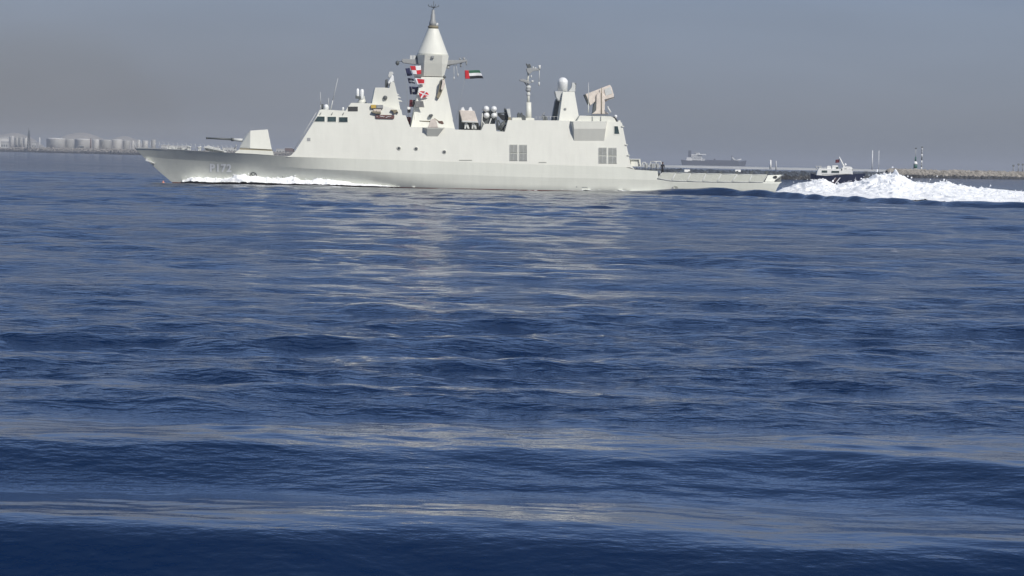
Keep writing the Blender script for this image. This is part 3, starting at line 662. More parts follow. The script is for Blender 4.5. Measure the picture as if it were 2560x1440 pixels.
# --- pole mast
z = lambda x, y, yy=0: loc(x, y, (0, 1, 0), yy)
pm = MB(); pm.tube(z(1321.5, 300), z(1321.5, 256), .42, .36, 14); pm.tube(z(1321, 256), z(1321, 226), .2, .17, 12); pm.tube(z(1321, 226), z(1319, 205), .12); pm.tube(z(1319, 206), z(1321, 178), .15)
pm = pm.build('pole_mast', M['white'], ship)
for x, y, a, c_ in ((1321, 236, .28, .5), (1320.5, 225, .36, .5), (1321, 218, .36, .5)): MB().lathe(z(x, y), [(a*.6, -c_/2), (a, -c_/4), (a, c_/4), (a*.6, c_/2)], 12).build('insulator', M['lgrey' if a < .37 and y != 225 else 'grey'], pm)
slabp('cross_arm', [(1299, 199), (1306, 197), (1318, 201), (1327, 206), (1324, 210), (1310, 205), (1300, 202)], -.5, .3, M['grey'], pm)
MB().tube(z(1311, 205), z(1318, 216), .07).build('brace', M['grey'], pm)
MB().tube(z(1330, 201), z(1331, 206), .2).build('lamp', M['lgrey'], pm)
slabp('cross_arm', [(1316, 171), (1323, 170), (1346, 171), (1347, 176), (1332, 178), (1324, 186), (1318, 180)], -.5, .3, M['grey'], pm)
slabp('wind_sensor', [(1315, 158), (1320, 161), (1325, 159), (1329, 168), (1320, 172)], -.3, .3, M['dgrey'], pm); MB().box(z(1323, 165), (.35, .4, .4)).build('sensor_box', M['tan'], pm)
mb = MB(); mb.tube(z(1348.5, 163), z(1348.5, 174), .2, .16); mb.tube(z(1348.5, 174), z(1347.5, 205), .05); mb.tube(z(1347.5, 205), z(1347.5, 215), .12, .1); mb.build('drop_antenna', M['lgrey'], pm)
for x, y in ((1339, 168), (1333, 166), (1328, 188)): MB().tube(z(x, y+6), z(x, y), .12, .08).build('lamp', M['lgrey'], pm)

# --- aft tower with radome
at = MB()
poly = [(1396.5, 304), (1408, 229), (1437.5, 229), (1449, 304)]
at.slab([sp(x, y, -3.2) for x, y in poly], -3.2, -2.9); p2 = [sp(x, y, -3.2) for x, y in poly]
at = MB().add([(p2[0][0], -3.4, p2[0][1]), (p2[3][0], -3.4, p2[3][1]), (p2[3][0], 2.6, p2[3][1]), (p2[0][0], 2.6, p2[0][1]), (p2[1][0], -2.6, p2[1][1]), (p2[2][0], -2.6, p2[2][1]), (p2[2][0], 1.8, p2[2][1]), (p2[1][0], 1.8, p2[1][1])],
             [(3, 2, 1, 0), (4, 5, 6, 7), (0, 1, 5, 4), (1, 2, 6, 5), (2, 3, 7, 6), (3, 0, 4, 7)]).build('aft_tower', M['white'], ship, bevel=.04)
slabp('tower_shade_slab', [(1379.5, 302), (1389, 252), (1392, 246), (1401, 250), (1404, 256), (1398, 302)], 0.0, 1.6, M['dgrey'], at)  # dark grey slab stands in for shade on the tower's left face
slabp('radome_bracket', [(1387.5, 228), (1408, 228.5), (1406, 244), (1401, 253), (1396, 251), (1391, 243)], -2.2, -.4, M['lgrey'], at)
dome('radome', 1406.5, 228, 13.2, 34.5, -1.3, at, n=32)
slabp('tower_antenna', [(1421, 229), (1429, 218), (1430, 207), (1435, 206), (1439, 213), (1438, 229)], -1.6, -.6, M['lgrey'], at)
slabp('antenna_backplate', [(1434, 206), (1441, 209), (1439, 224), (1436, 229), (1434, 226)], -1.0, -.2, M['dgrey'], at)
slabp('vent', rect(1411, 270, 1416, 274), -3.25, -3.0, M['grey'], at, bevel=0)
# --- raised platform and missile box launcher aft
slabp('launcher_platform', [(1442, 303), (1449, 289), (1528, 291), (1536, 296), (1541, 305), (1442, 305)], -4.9, 4.5, M['white'])
c = z(1497, 286.5); ram = MB().lathe(c+Vector((0, 0, -.3)), [(1.75, 0), (1.75, .14), (1.0, .18)], 28).build('box_launcher', M['dgrey'], ship)
slabp('pedestal', [(1479, 285.5), (1485, 281), (1490, 276), (1491, 236), (1496, 231), (1507, 233), (1513, 240), (1512, 277), (1519, 281), (1523, 285.5)], -1.0, .8, M['tan'], ram, bevel=.1)
slabp('launcher_box', [(1464, 235.5), (1508, 218.5), (1525, 211.8), (1529, 218), (1535, 237), (1534.5, 243), (1513, 255), (1490, 252), (1476, 264)], -.7, 1.5, M['tan'], ram, bevel=.06)
slabp('launcher_face', [(1461.5, 237), (1464.5, 235), (1477, 262.5), (1472.5, 262)], -.6, 1.4, M['dgrey'], ram)
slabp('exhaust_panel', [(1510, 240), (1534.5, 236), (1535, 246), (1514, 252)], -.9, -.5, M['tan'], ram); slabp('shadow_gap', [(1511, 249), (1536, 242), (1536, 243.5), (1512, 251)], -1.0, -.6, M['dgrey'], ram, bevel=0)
slabp('access_panel', [(1511, 224), (1526, 217), (1531, 234), (1514, 240)], -.78, -.6, M['lgrey'], ram, bevel=.02)
MB().tube(z(1504, 219, -1.1), z(1504, 285, -1.1), .045, n=6).build('cable_run', M['olive'], ram)
slabp('side_gear', [(1484, 262), (1492, 248), (1493, 284), (1482, 284)], -.9, .2, M['dgrey'], ram)
mb = MB(); mb.tube(z(1520, 270, -1.5), z(1527, 281, -1.5), .12); mb.tube(z(1519, 266, -1.5), z(1521, 271, -1.5), .1); mb.build('launcher_light', M['lgrey'], ram)
whip(1471, 282, 1471.5, 206, -1.5, .055)
slabp('roof_winch', [(1528, 294), (1536, 291), (1543, 299), (1544, 305), (1530, 305)], -4.6, -3.8, M['black'])
dome('small_dome', 1539, 296, 4, 9, -3.5); slabp('capstan', [(1545, 305), (1546, 301), (1551, 301), (1552, 305)], -4.8, -4.2, M['white'])
for x in (1481, 1502): MB().tube(z(x, 291, -4.95), z(x, 302, -4.95), .06, n=6).build('pipe', M['grey'], ship)
# ladder rungs on the hangar aft edge
for x, y in ((1557, 316), (1566, 362), (1571, 388)): MB().box(sup(x, y), (.35, .3, .14)).build('edge_lamp', M['white'], ship)

# --- forward gun
gt = empty('gun_turret', (0, 0, 0), 0, ship)
s0, zb0 = sp(598, 384, -2.0)
def gpnt(px, py, yy): p = loc(px, py, (0, 1, 0), yy); return (p.x, yy, p.z)
near = [gpnt(609, 370, -1.3), gpnt(679, 373.5, -1.9), gpnt(669, 323.5, -1.3), gpnt(625, 326, -1.3), gpnt(623, 372, -1.9), gpnt(613, 341, -.6)]
# faceted gun house: side panel, chamfered front panel, narrow face
NB = [gpnt(625, 371, -1.95), gpnt(679, 374, -1.95), gpnt(669, 323.5, -1.35), gpnt(625.5, 326.5, -1.35)]
FB = [gpnt(598, 369, -.75), gpnt(614, 336, -.65)]
def mir(p): return (p[0], -p[1], p[2])
v = NB + FB + [mir(p) for p in NB] + [mir(p) for p in FB]
fs = [(0, 1, 2, 3), (4, 0, 3, 5), (6, 9, 8, 7), (10, 11, 9, 6), (4, 5, 11, 10), (1, 7, 8, 2), (3, 2, 8, 9), (5, 3, 9, 11), (0, 4, 10, 6, 7, 1)]
MB().add(v, fs).build('gun_house', M['white'], gt, bevel=.05)
MB().prism([sp(600, 370, -2), sp(680, 374, -2), sp(680, 377.5, -2), sp(598, 374, -2)], lambda a, z: 1.8).build('turret_ring', M['olive'], gt)
MB().prism([sp(597, 374, -2), sp(681, 377.5, -2), sp(684, 388, -2.1), sp(584, 384, -2.1)], lambda a, z: 2.1).build('turret_base', M['white'], gt, bevel=.03)
MB().tube(z(614, 351.5), z(581, 348.5), .26, .2, 12).build('barrel_sleeve', M['lgrey'], gt)
mb = MB(); mb.tube(z(584, 349), z(578, 348.5), .24, .24, 12); mb.tube(z(580, 348.4), z(517, 345.2), .15, .11, 12); mb.tube(z(520, 345.3), z(515, 345), .15, .15, 12); mb.build('barrel', M['dgrey'], gt)
mb = MB(); mb.tube(z(592, 361), z(586, 372), .07); mb.tube(z(586, 372), z(584, 383), .07); mb.build('gun_hoist', M['grey'], gt)
# foredeck fittings
slabp('breakwater_plate', [(508, 368), (520, 363.5), (567, 379), (566, 382), (530, 378), (512, 372)], -3.2, -3.0, M['lgrey'])
slabp('breakwater_plate', [(510, 369), (540, 375), (561, 379), (555, 381), (528, 379), (515, 376)], -3.35, -3.3, M['dgrey'], bevel=0)
def blockp(nm, pts, yn, yf, mt): return slabp(nm, pts, yn, yf, M[mt], bevel=.02)
blockp('anchor_winch', [(415, 375), (418, 366), (428, 364), (440, 367), (450, 369), (462, 371), (480, 376)], -2.0, -.6, 'lgrey')
blockp('anchor_winch', [(438, 376), (446, 368), (456, 369), (453, 377)], -2.4, -2.0, 'grey')
for x, y in ((474, 375), (470, 374), (500, 375), (547, 380), (558, 381), (497, 376)):
    q = gpnt(x, y, -2.6); MB().lathe(Vector(q)+Vector((0, 0, -.1)), [(.2, 0), (.16, .1), (.13, .4), (.24, .5), (.2, .6)], 10).build('bollard', M['lgrey'], ship)
for i, x in enumerate(list(range(342, 590, 9))):
    pass
mb = MB()
zs = []
for u in np.linspace(0.004, 0.15, 22):
    px, py, wd = drow(u); p = loc(px, py, (0, 1, 0), -wd); p.y += .1; mb.tube(p, p+Vector((0, 0, .9)), .022, n=5); zs.append(p)
for h in (.45, .9):
    for a, b_ in zip(zs[:-1], zs[1:]): mb.tube(a+Vector((0, 0, h)), b_+Vector((0, 0, h)), .012, n=4)
mb.build('bow_rail', M['lgrey'], ship)
MB().tube(z(338, 370), z(337, 356), .04, n=6).build('jack_staff', M['lgrey'], ship)
patch('bow_gunwale', [(338, 368.6), (400, 370.6), (480, 375.6), (480, 378), (400, 373.2), (340, 371.2)], M['lgrey'], 0.0, .04, hull=True)
# hull number, thruster mark, anchor
def glyphs(text, x0, y0, x1, y1, name, mt):
    cu = bpy.data.curves.new('t', 'FONT'); cu.body = text; cu.offset = 0.036; cu.space_character = 1.12
    to = bpy.data.objects.new('t', cu); COL.objects.link(to); dg = bpy.context.evaluated_depsgraph_get(); dg.update()
    me = bpy.data.meshes.new_from_object(to.evaluated_get(dg)); bpy.data.objects.remove(to); bpy.data.curves.remove(cu)
    xs = [v.co.x for v in me.vertices]; ys = [v.co.y for v in me.vertices]
    a, b_, c_, d_ = min(xs), max(xs), min(ys), max(ys)
    bm = bmesh.new(); bm.from_mesh(me)
    bmesh.ops.triangulate(bm, faces=bm.faces); bmesh.ops.subdivide_edges(bm, edges=bm.edges, cuts=1)
    for v in bm.verts:
        t = (v.co.x-a)/(b_-a); px = x0+(x1-x0)*t; py = y1+(y0-y1)*(v.co.y-c_)/(d_-c_) + t*1.2
        v.co = on_hull(px, py, 0.05)
    bm.to_mesh(me); bm.free(); return link(name, me, mt, ship)
glyphs('P172', 525, 409, 579, 429.5, 'hull_number', M['number'])
def ring_on_hull(cx, cy, r, w_, name, mt):
    mb = MB(); n = 20; v = []
    for i in range(n):
        a = 2*math.pi*i/n; v.append(on_hull(cx+r*math.cos(a), cy+r*math.sin(a), .05)); 
    for i in range(n):
        a = 2*math.pi*i/n; v.append(on_hull(cx+(r-w_)*math.cos(a), cy+(r-w_)*math.sin(a), .05))
    mb.add(v, [(i, (i+1) % n, n+(i+1) % n, n+i) for i in range(n)])
    for a in (.8, 2.35):
        d = (math.cos(a), math.sin(a)); nn = (-d[1], d[0]); q = r-w_*.5
        mb.add([on_hull(cx+d[0]*q*k+nn[0]*.9*m_, cy+d[1]*q*k+nn[1]*.9*m_, .06) for k, m_ in ((-1, -1), (1, -1), (1, 1), (-1, 1))], [(0, 1, 2, 3)])
    return mb.build(name, mt, ship)
ring_on_hull(633, 440, 9.5, 2.6, 'thruster_mark', M['dgrey'])
an = MB(); q = on_hull(372, 402, .1); an.box(q, (.75, .25, .2), ry=R(25)); an.tube(q, q+Vector((.8, -.05, -.35)), .08); an.box(q+Vector((-.25, 0, .12)), (.3, .3, .35), ry=R(20)); an.build('anchor', M['lgrey'], ship)
for x, y, wx_ in ((1455, 467.5, 14), (1686, 477, 4)): patch('overflow_stain', rect(x, y, x+wx_, y+1.4), M['grey'], .01, .03, hull=True)
patch('cooling_outlet', [(1679, 469), (1683, 466), (1685, 479), (1680, 480)], M['grey'], .02, .06, hull=True)
patch('rubbing_scuff', [(1684, 464.5), (1693, 466), (1697, 474), (1690, 473)], M['louvre'], .005, .02, hull=True)
for x, y in ((705, 441), (1440, 466)): patch('outlet', rect(x, y, x+3, y+2.4), M['grey'], .01, .03, hull=True)

# --- flight deck, nets, deck gear
fd = MB(); fz = sp(1800, 436.5, -5.6)[1]
a0 = sp(1652, 440, -5.6)[0]; a1 = sp(1953, 440, -5.6)[0]
fd.add([(a0, -5.6, fz), (a1, -5.6, fz), (a1, 5.6, fz), (a0, 5.6, fz), (a0, -5.6, 1.6), (a1, -5.6, 1.6), (a1, 5.6, 1.6), (a0, 5.6, 1.6)], [(0, 1, 2, 3), (7, 6, 5, 4), (0, 4, 5, 1), (1, 5, 6, 2), (2, 6, 7, 3), (3, 7, 4, 0)])
fd.build('flight_deck', M['deck'], ship)
xs_top = [1655, 1689, 1726, 1765, 1803, 1843, 1880, 1918]; xs_bot = [1643, 1679, 1717, 1756, 1792, 1829, 1872, 1908]
for k in range(7):
    def tp(x): return loc(x, np.interp(x, [1655, 1918], [431.5, 437]), (0, 1, 0), -5.75)
    def bt(x): q = on_hull(x, np.interp(x, [1640, 1682, 1790, 1955], [444.5, 451.5, 453.8, 454.8]), .05); return q
    A, B, C_, D = tp(xs_top[k]+.6), tp(xs_top[k+1]-.6), bt(xs_bot[k+1]-.6), bt(xs_bot[k]+.6)
    mb = MB(); off = Vector((0, -.04, -.04)); mb.add([A, B, C_, D, A-off, B-off, C_-off, D-off], [(0, 1, 2, 3), (7, 6, 5, 4), (0, 4, 5, 1), (1, 5, 6, 2), (2, 6, 7, 3), (3, 7, 4, 0)])
    nt_ = mb.build('safety_net', M['net'], ship)
    mb = MB(); 
    for p_, q_ in ((A, B), (B, C_), (C_, D), (D, A)): mb.tube(p_+off, q_+off, .045, n=6)
    mb.build('net_frame', M['lgrey'], nt_)
    slabp('net_bracket', [(xs_top[k+1]-5, 429), (xs_top[k+1]+3, 427), (xs_top[k+1]+2, 435), (xs_top[k+1]-4, 436)], -5.7, -5.3, M['dgrey'], bevel=0)
# stern quarter plating
mb = MB(); v = [on_hull(1912, 454, .0), on_hull(1935, 454.5, .0), loc(1955, 437, (0, 1, 0), -5.95), loc(1920, 438, (0, 1, 0), -5.95)]
mb.add(v + [p+Vector((0, .5, 0)) for p in v], [(0, 1, 2, 3), (7, 6, 5, 4), (0, 4, 5, 1), (1, 5, 6, 2), (2, 6, 7, 3), (3, 7, 4, 0)]); mb.build('stern_bulwark', M['hull'], ship)
slabp('fairlead', [(1934, 441), (1940, 439), (1944, 442), (1941, 446), (1935, 445)], -6.3, -5.9, M['black'], bevel=0)
mb = MB(); mb.tube(loc(1956, 437, (0, 1, 0), -6), loc(1937, 452, (0, 1, 0), -6.25), .07); mb.build('stern_rail', M['grey'], ship)
blockp('deck_locker', [(1577, 416), (1578, 399), (1598, 399), (1601, 397), (1603, 416)], -3.5, -1.8, 'white'); slabp('locker_roof', [(1575, 399), (1575, 397), (1599, 397), (1599, 399.5)], -3.8, -1.6, M['lgrey'])
slabp('locker_door', [(1594, 402), (1597, 401), (1600, 415), (1596, 415)], -3.55, -3.4, M['dgrey'], bevel=0)
mb = MB()
for a, c_ in (((1626, 416), (1627, 404)), ((1627, 404), (1652, 403.5)), ((1652, 403.5), (1654, 416)), ((1640, 404), (1640, 416)), ((1605, 416), (1606, 406)), ((1606, 406), (1614, 406)), ((1614, 406), (1615, 416))): mb.tube(loc(*a, (0, 1, 0), -2), loc(*c_, (0, 1, 0), -2), .06, n=6)
mb.build('deck_frame', M['lgrey'], ship)
for x, w_ in ((1617, 6), (1633, 8), (1645, 5)): blockp('deck_gear', [(x-w_/2, 420), (x-w_/2, 409), (x+w_/2, 408), (x+w_/2, 420)], 0, 1, 'grey')
mb = MB(); prevq = None
for x in range(1588, 1652, 7):
    px, py, wd = drow((x-336)/(1955-336)); q = loc(px, py, (0, 1, 0), -wd+.1); mb.tube(q, q+Vector((0, 0, .95)), .02, n=5)
    if prevq is not None:
        for h in (.5, .95): mb.tube(prevq+Vector((0, 0, h)), q+Vector((0, 0, h)), .012, n=4)
    prevq = q
mb.build('side_rail', M['lgrey'], ship)
for x in (1718, 1845): blockp('deck_box', [(x-7, 430), (x-7, 424), (x+7, 424), (x+7, 430)], 4.6, 5.4, 'bwhite')

# ------------------------------------------------------------------ person on the stern deck
def person(px, py_feet, yl, h=1.78):
    q = loc(px, py_feet, (0, 1, 0), yl); wpt = SO + es*q.x + ey*q.y + Vector((0, 0, q.z))
    J = dict(pel=(0, 0, .92), ch=(0, .01, 1.28), nk=(0, .02, 1.48), hd=(0, 0, 1.58), ht=(0, 0, 1.74), ls=(-.19, 0, 1.42), rs=(.19, 0, 1.42), le=(-.27, -.03, 1.15), re=(.27, -.03, 1.15), lh=(-.24, -.16, .93), rh=(.24, -.16, .93),
             lk=(-.11, -.02, .5), rk=(.12, .02, .5), lf=(-.13, .0, .06), rf=(.14, .04, .06), lt=(-.14, -.18, .03), rtt=(.17, -.14, .03))
    Rr = dict(pel=.15, ch=.17, nk=.065, hd=.09, ht=.085, ls=.075, rs=.075, le=.05, re=.05, lh=.035, rh=.035, lk=.075, rk=.075, lf=.05, rf=.05, lt=.04, rtt=.04)
    E = [('pel', 'ch'), ('ch', 'nk'), ('nk', 'hd'), ('hd', 'ht'), ('ch', 'ls'), ('ch', 'rs'), ('ls', 'le'), ('le', 'lh'), ('rs', 're'), ('re', 'rh'), ('pel', 'lk'), ('pel', 'rk'), ('lk', 'lf'), ('rk', 'rf'), ('lf', 'lt'), ('rf', 'rtt')]
    ks = list(J); me = bpy.data.meshes.new('person'); me.from_pydata([J[k] for k in ks], [(ks.index(a), ks.index(b)) for a, b in E], [])
    o = link('person', me, M['bcloth']); o.modifiers.new('skin', 'SKIN')
    for i, k in enumerate(ks): me.skin_vertices[0].data[i].radius = (Rr[k], Rr[k]*.8 if k in ('pel', 'ch') else Rr[k]); me.skin_vertices[0].data[i].use_root = (i == 0)
    sb = o.modifiers.new('sub', 'SUBSURF'); sb.levels = 1; sb.render_levels = 1
    o.location = wpt; o.rotation_euler = (0, 0, .3)
    hb = MB().lathe((0, .0, 1.70), [(.02, .12), (.08, .09), (.105, .0), (.10, -.05)], 12).build('cap', M['bcloth'], o)
    fc = MB().lathe((0, -.05, 1.62), [(.05, -.09), (.082, -.03), (.085, .04), (.06, .07)], 12).build('face', M['skin'], o)
    return o
tag(person(1656, 438, -4.6), 'person in dark clothing standing by the rail on the warship stern deck', 'person')

# ------------------------------------------------------------------ flags
def S2W(p): return SO + es*p.x + ey*p.y + Vector((0, 0, p.z))
def flag(name, corners, yl, patt, label, group=None, nx=14, ny=10, amp=.09, cat='flag'):
    """corners: TL, TR, BR, BL in photo px on plane y=yl; patt(u,v)->material index"""
    q = [S2W(loc(x, y, (0, 1, 0), yl)) for x, y in corners[0]]; mats = corners[1]; o = q[0].copy(); vs = []; fs = []; mi = []
    ph = rng.uniform(0, 6)
    for j in range(ny+1):
        for i in range(nx+1):
            u, v = i/nx, j/ny; p = q[0].lerp(q[1], u).lerp(q[3].lerp(q[2], u), v)
            p = p + Vector((0, amp*math.sin(u*5.5+v*1.5+ph)*u**.5 - .25*u*0, 0)) + Vector((0, 0, .35*amp*math.sin(u*6+ph)*u)); vs.append(p-o)
    for j in range(ny):
        for i in range(nx): a = j*(nx+1)+i; fs.append((a, a+1, a+nx+2, a+nx+1)); mi.append(patt((i+.5)/nx, (j+.5)/ny))
    me = bpy.data.meshes.new(name); me.from_pydata(vs, [], fs); ob = link(name, me, mats); ob.location = o
    me.polygons.foreach_set('material_index', mi); me.polygons.foreach_set('use_smooth', [True]*len(fs))
    so_ = ob.modifiers.new('th', 'SOLIDIFY'); so_.thickness = .012
    return tag(ob, label, cat, group)
flag('national_flag', ([(1162, 176), (1199, 175.5), (1209, 196), (1163, 197)], [M['red'], M['green'], M['wcloth'], M['bcloth']]), -1.2,
     lambda u, v: 0 if u < .26 else (1 if v < .34 else 2 if v < .66 else 3), 'red, green, white and black striped flag flying right of the mast', nx=24, ny=15, amp=.12)
G = 'signal flags hoisted beside the mast'
FL = [([(1025, 165), (1052, 164.5), (1053, 186), (1032, 186)], -2.0, ['red', 'wcloth'], lambda u, v: int((u > .5) ^ (v > .5)), 'red and white chequered signal flag, topmost of the right hoist'),
      ([(1034, 186), (1052, 185), (1053, 195), (1037, 195)], -2.0, ['gcloth', 'dgrey'], lambda u, v: int(v > .6), 'grey signal flag right under the chequered one'),
      ([(1037, 195), (1063, 197), (1062, 210), (1044, 212)], -2.3, ['wcloth', 'red'], lambda u, v: int(.14 < u < .88 and .12 < v < .8), 'red signal flag with a white border, above the crossed one'),
      ([(1045, 228), (1066, 228), (1074, 238), (1052, 247)], -2.6, ['red', 'wcloth'], lambda u, v: int(abs(u-v) < .11 or abs(u+v-1) < .11), 'red signal flag crossed by a white X'),
      ([(1036, 253), (1058, 252), (1061, 268), (1038, 269)], -3.2, ['gcloth'], lambda u, v: 0, 'plain grey signal flag, lowest against the white mast'),
      ([(1013, 171), (1024, 170), (1031, 189), (1018, 190)], -.9, ['navy'], lambda u, v: 0, 'dark navy signal flag, topmost of the left hoist'),
      ([(1019, 195), (1034, 197), (1038, 209), (1022, 208)], -.9, ['navy', 'wcloth'], lambda u, v: int(.4 < v < .75 and u > .2), 'navy signal flag with a pale stripe'),
      ([(1023, 216), (1046, 217), (1042, 236), (1025, 236)], -.9, ['navy', 'wcloth'], lambda u, v: int(.32 < u < .68 and .32 < v < .7), 'navy signal flag with a white square in the middle'),
      ([(1024, 249), (1038, 250), (1035, 267), (1023, 267)], -.9, ['mcloth', 'bcloth'], lambda u, v: int(u > .7), 'dark maroon signal flag beside the plain grey one'),
      ([(1018, 267), (1027, 268), (1026, 282), (1019, 282)], -.9, ['wcloth', 'bcloth'], lambda u, v: int(v > .45), 'tiny white over black signal flag low on the left hoist'),
      ([(1017, 292), (1028, 293), (1025, 312), (1021, 312)], -.9, ['mcloth'], lambda u, v: 0, 'narrow maroon pennant, bottom of the left hoist')]
for cs, yl_, ms, pt, lb in FL: flag('signal_flag', (cs, [M[k] for k in ms]), yl_, pt, lb, G, nx=12, ny=12)
mb = MB(); mb.tube(loc(1012, 157, (0, 1, 0), -.9), loc(1023, 314, (0, 1, 0), -.9), .02, n=5); mb.tube(loc(1024, 157, (0, 1, 0), -.9), loc(1036, 300, (0, 1, 0), -3.4), .02, n=5)
mb.tube(loc(1162, 155, (0, 1, 0), -.9), loc(1162, 200, (0, 1, 0), -1.2), .02, n=5); mb.tube(loc(1162, 200, (0, 1, 0), -1.2), loc(1140, 300, (0, 1, 0), -1.2), .015, n=5)
mb.build('halyard', M['grey'], mast)

# ------------------------------------------------------------------ foam
def foam_grid(name, P, keep, label, lumps=0, lump_r=(.06, .22), seed=1):
    """P: (ny,nx,3) points, keep: face mask"""
    ny, nx = P.shape[:2]; idx = np.arange(ny*nx).reshape(ny, nx)
    q = np.stack([idx[:-1, :-1], idx[:-1, 1:], idx[1:, 1:], idx[1:, :-1]], -1).reshape(-1, 4)
    kf = (keep[:-1, :-1] & keep[1:, 1:] & keep[:-1, 1:] & keep[1:, :-1]).ravel(); q = q[kf]
    co = P.reshape(-1, 3)
    if lumps:
        r = np.random.default_rng(seed); bm = bmesh.new(); bmesh.ops.create_icosphere(bm, subdivisions=2, radius=1); bv = np.array([v.co[:] for v in bm.verts]); bf = np.array([[v.index for v in f.verts] for f in bm.faces]); bm.free()
        cand = np.flatnonzero(keep.ravel()); w_ = np.maximum(co[cand, 2], .02)**1.3; pick = r.choice(cand, lumps, p=w_/w_.sum())
        rad = lump_r[0]+(lump_r[1]-lump_r[0])*r.random(lumps)**2.5
        c = co[pick]+np.stack([r.normal(0, .2, lumps), r.normal(0, .2, lumps), np.abs(r.normal(0, .16, lumps))*np.clip(co[pick, 2], .1, 1.6)], -1)
        lv = (c[:, None, :] + bv[None]*rad[:, None, None]*r.uniform(.7, 1.4, (lumps, 1, 3))).reshape(-1, 3); lf = (bf[None]+np.arange(lumps)[:, None, None]*len(bv)).reshape(-1, 3)+len(co)
        co = np.concatenate([co, lv])
        faces = [tuple(f) for f in q]+[tuple(f) for f in lf]
    else: faces = [tuple(f) for f in q]
    me = bpy.data.meshes.new(name); me.from_pydata(co.tolist(), [], faces); me.polygons.foreach_set('use_smooth', [True]*len(faces))
    o = link(name, me, M['foam']); bm = bmesh.new(); bm.from_mesh(me); bmesh.ops.delete(bm, geom=[v for v in bm.verts if not v.link_faces], context='VERTS'); bm.to_mesh(me); bm.free()
    return tag(o, label, 'foam', kind='stuff')
def stern_wake():
    xs = np.arange(34, 92, .12); ys = np.arange(272, 470, .3); X, Y = np.meshgrid(xs, ys); px = pxcol(X, Y)
    near = np.interp(px, [1935, 1960, 2020, 2150, 2250, 2400, 2560, 2800], [351, 343, 332, 308, 300, 286, 284, 280]) + 4*(fbm(X*.3, Y*.05+5, 3)-.5)
    far = np.interp(px, [1935, 2000, 2560, 2800], [366, 392, 440, 450]) + 18*(fbm(X*.25+9, Y*.05, 3)-.5)
    H = np.interp(px, [1938, 1960, 1990, 2030, 2060, 2090, 2150, 2200, 2238, 2250, 2285, 2320, 2400, 2480, 2560, 2800], [.1, .7, 1.2, 1.75, 1.75, 1.2, 2.0, 2.9, 3.2, 2.7, 1.9, 2.0, 1.5, 1.1, .75, .5])
    ridge = 368 + (px-2200)*.01
    t = np.where(Y < ridge, (Y-near)/(ridge-near+1e-3), (far-Y)/(far-ridge+1e-3)); t = np.clip(t, 0, 1)
    wx_ = X + 1.3*(fbm(X*.6+31, Y*.5, 3)-.5); wy_ = Y + 1.3*(fbm(X*.6+71, Y*.5+9, 3)-.5)
    bil = lambda x, y, o: 1-abs(2*fbm(x, y, o, .5)-1)*2.2
    n1 = fbm(wx_*.30, wy_*.16, 4, .55); n2 = bil(wx_*.8+40, wy_*.5, 2); n3 = bil(wx_*2.0+4, wy_*1.4, 2)
    body = t**1.1
    Z = H*body*(.35+1.05*n1) + (.30*n2+.06*n3)*np.clip(t*2.5, 0, 1)*(.35+.35*H) + .05
    step = np.full_like(X, .9); Z = Z + np.maximum(sea_z(X, Y, step), -.1)*(1-np.clip(t*1.2, 0, 1))
    keep = (Y > near) & (Y < far) & (px > 1930) & ((t > .02+.12*fbm(X*.9+3, Y*.35, 4)))
    Xj = X + .25*(fbm(X*2+5, Y*2, 3)-.5)
    foam_grid('stern_wake', np.stack([Xj, Y, Z], -1), keep, 'tall churning white wake foam behind the warship stern', 1200, (.04, .12), 3)
stern_wake()
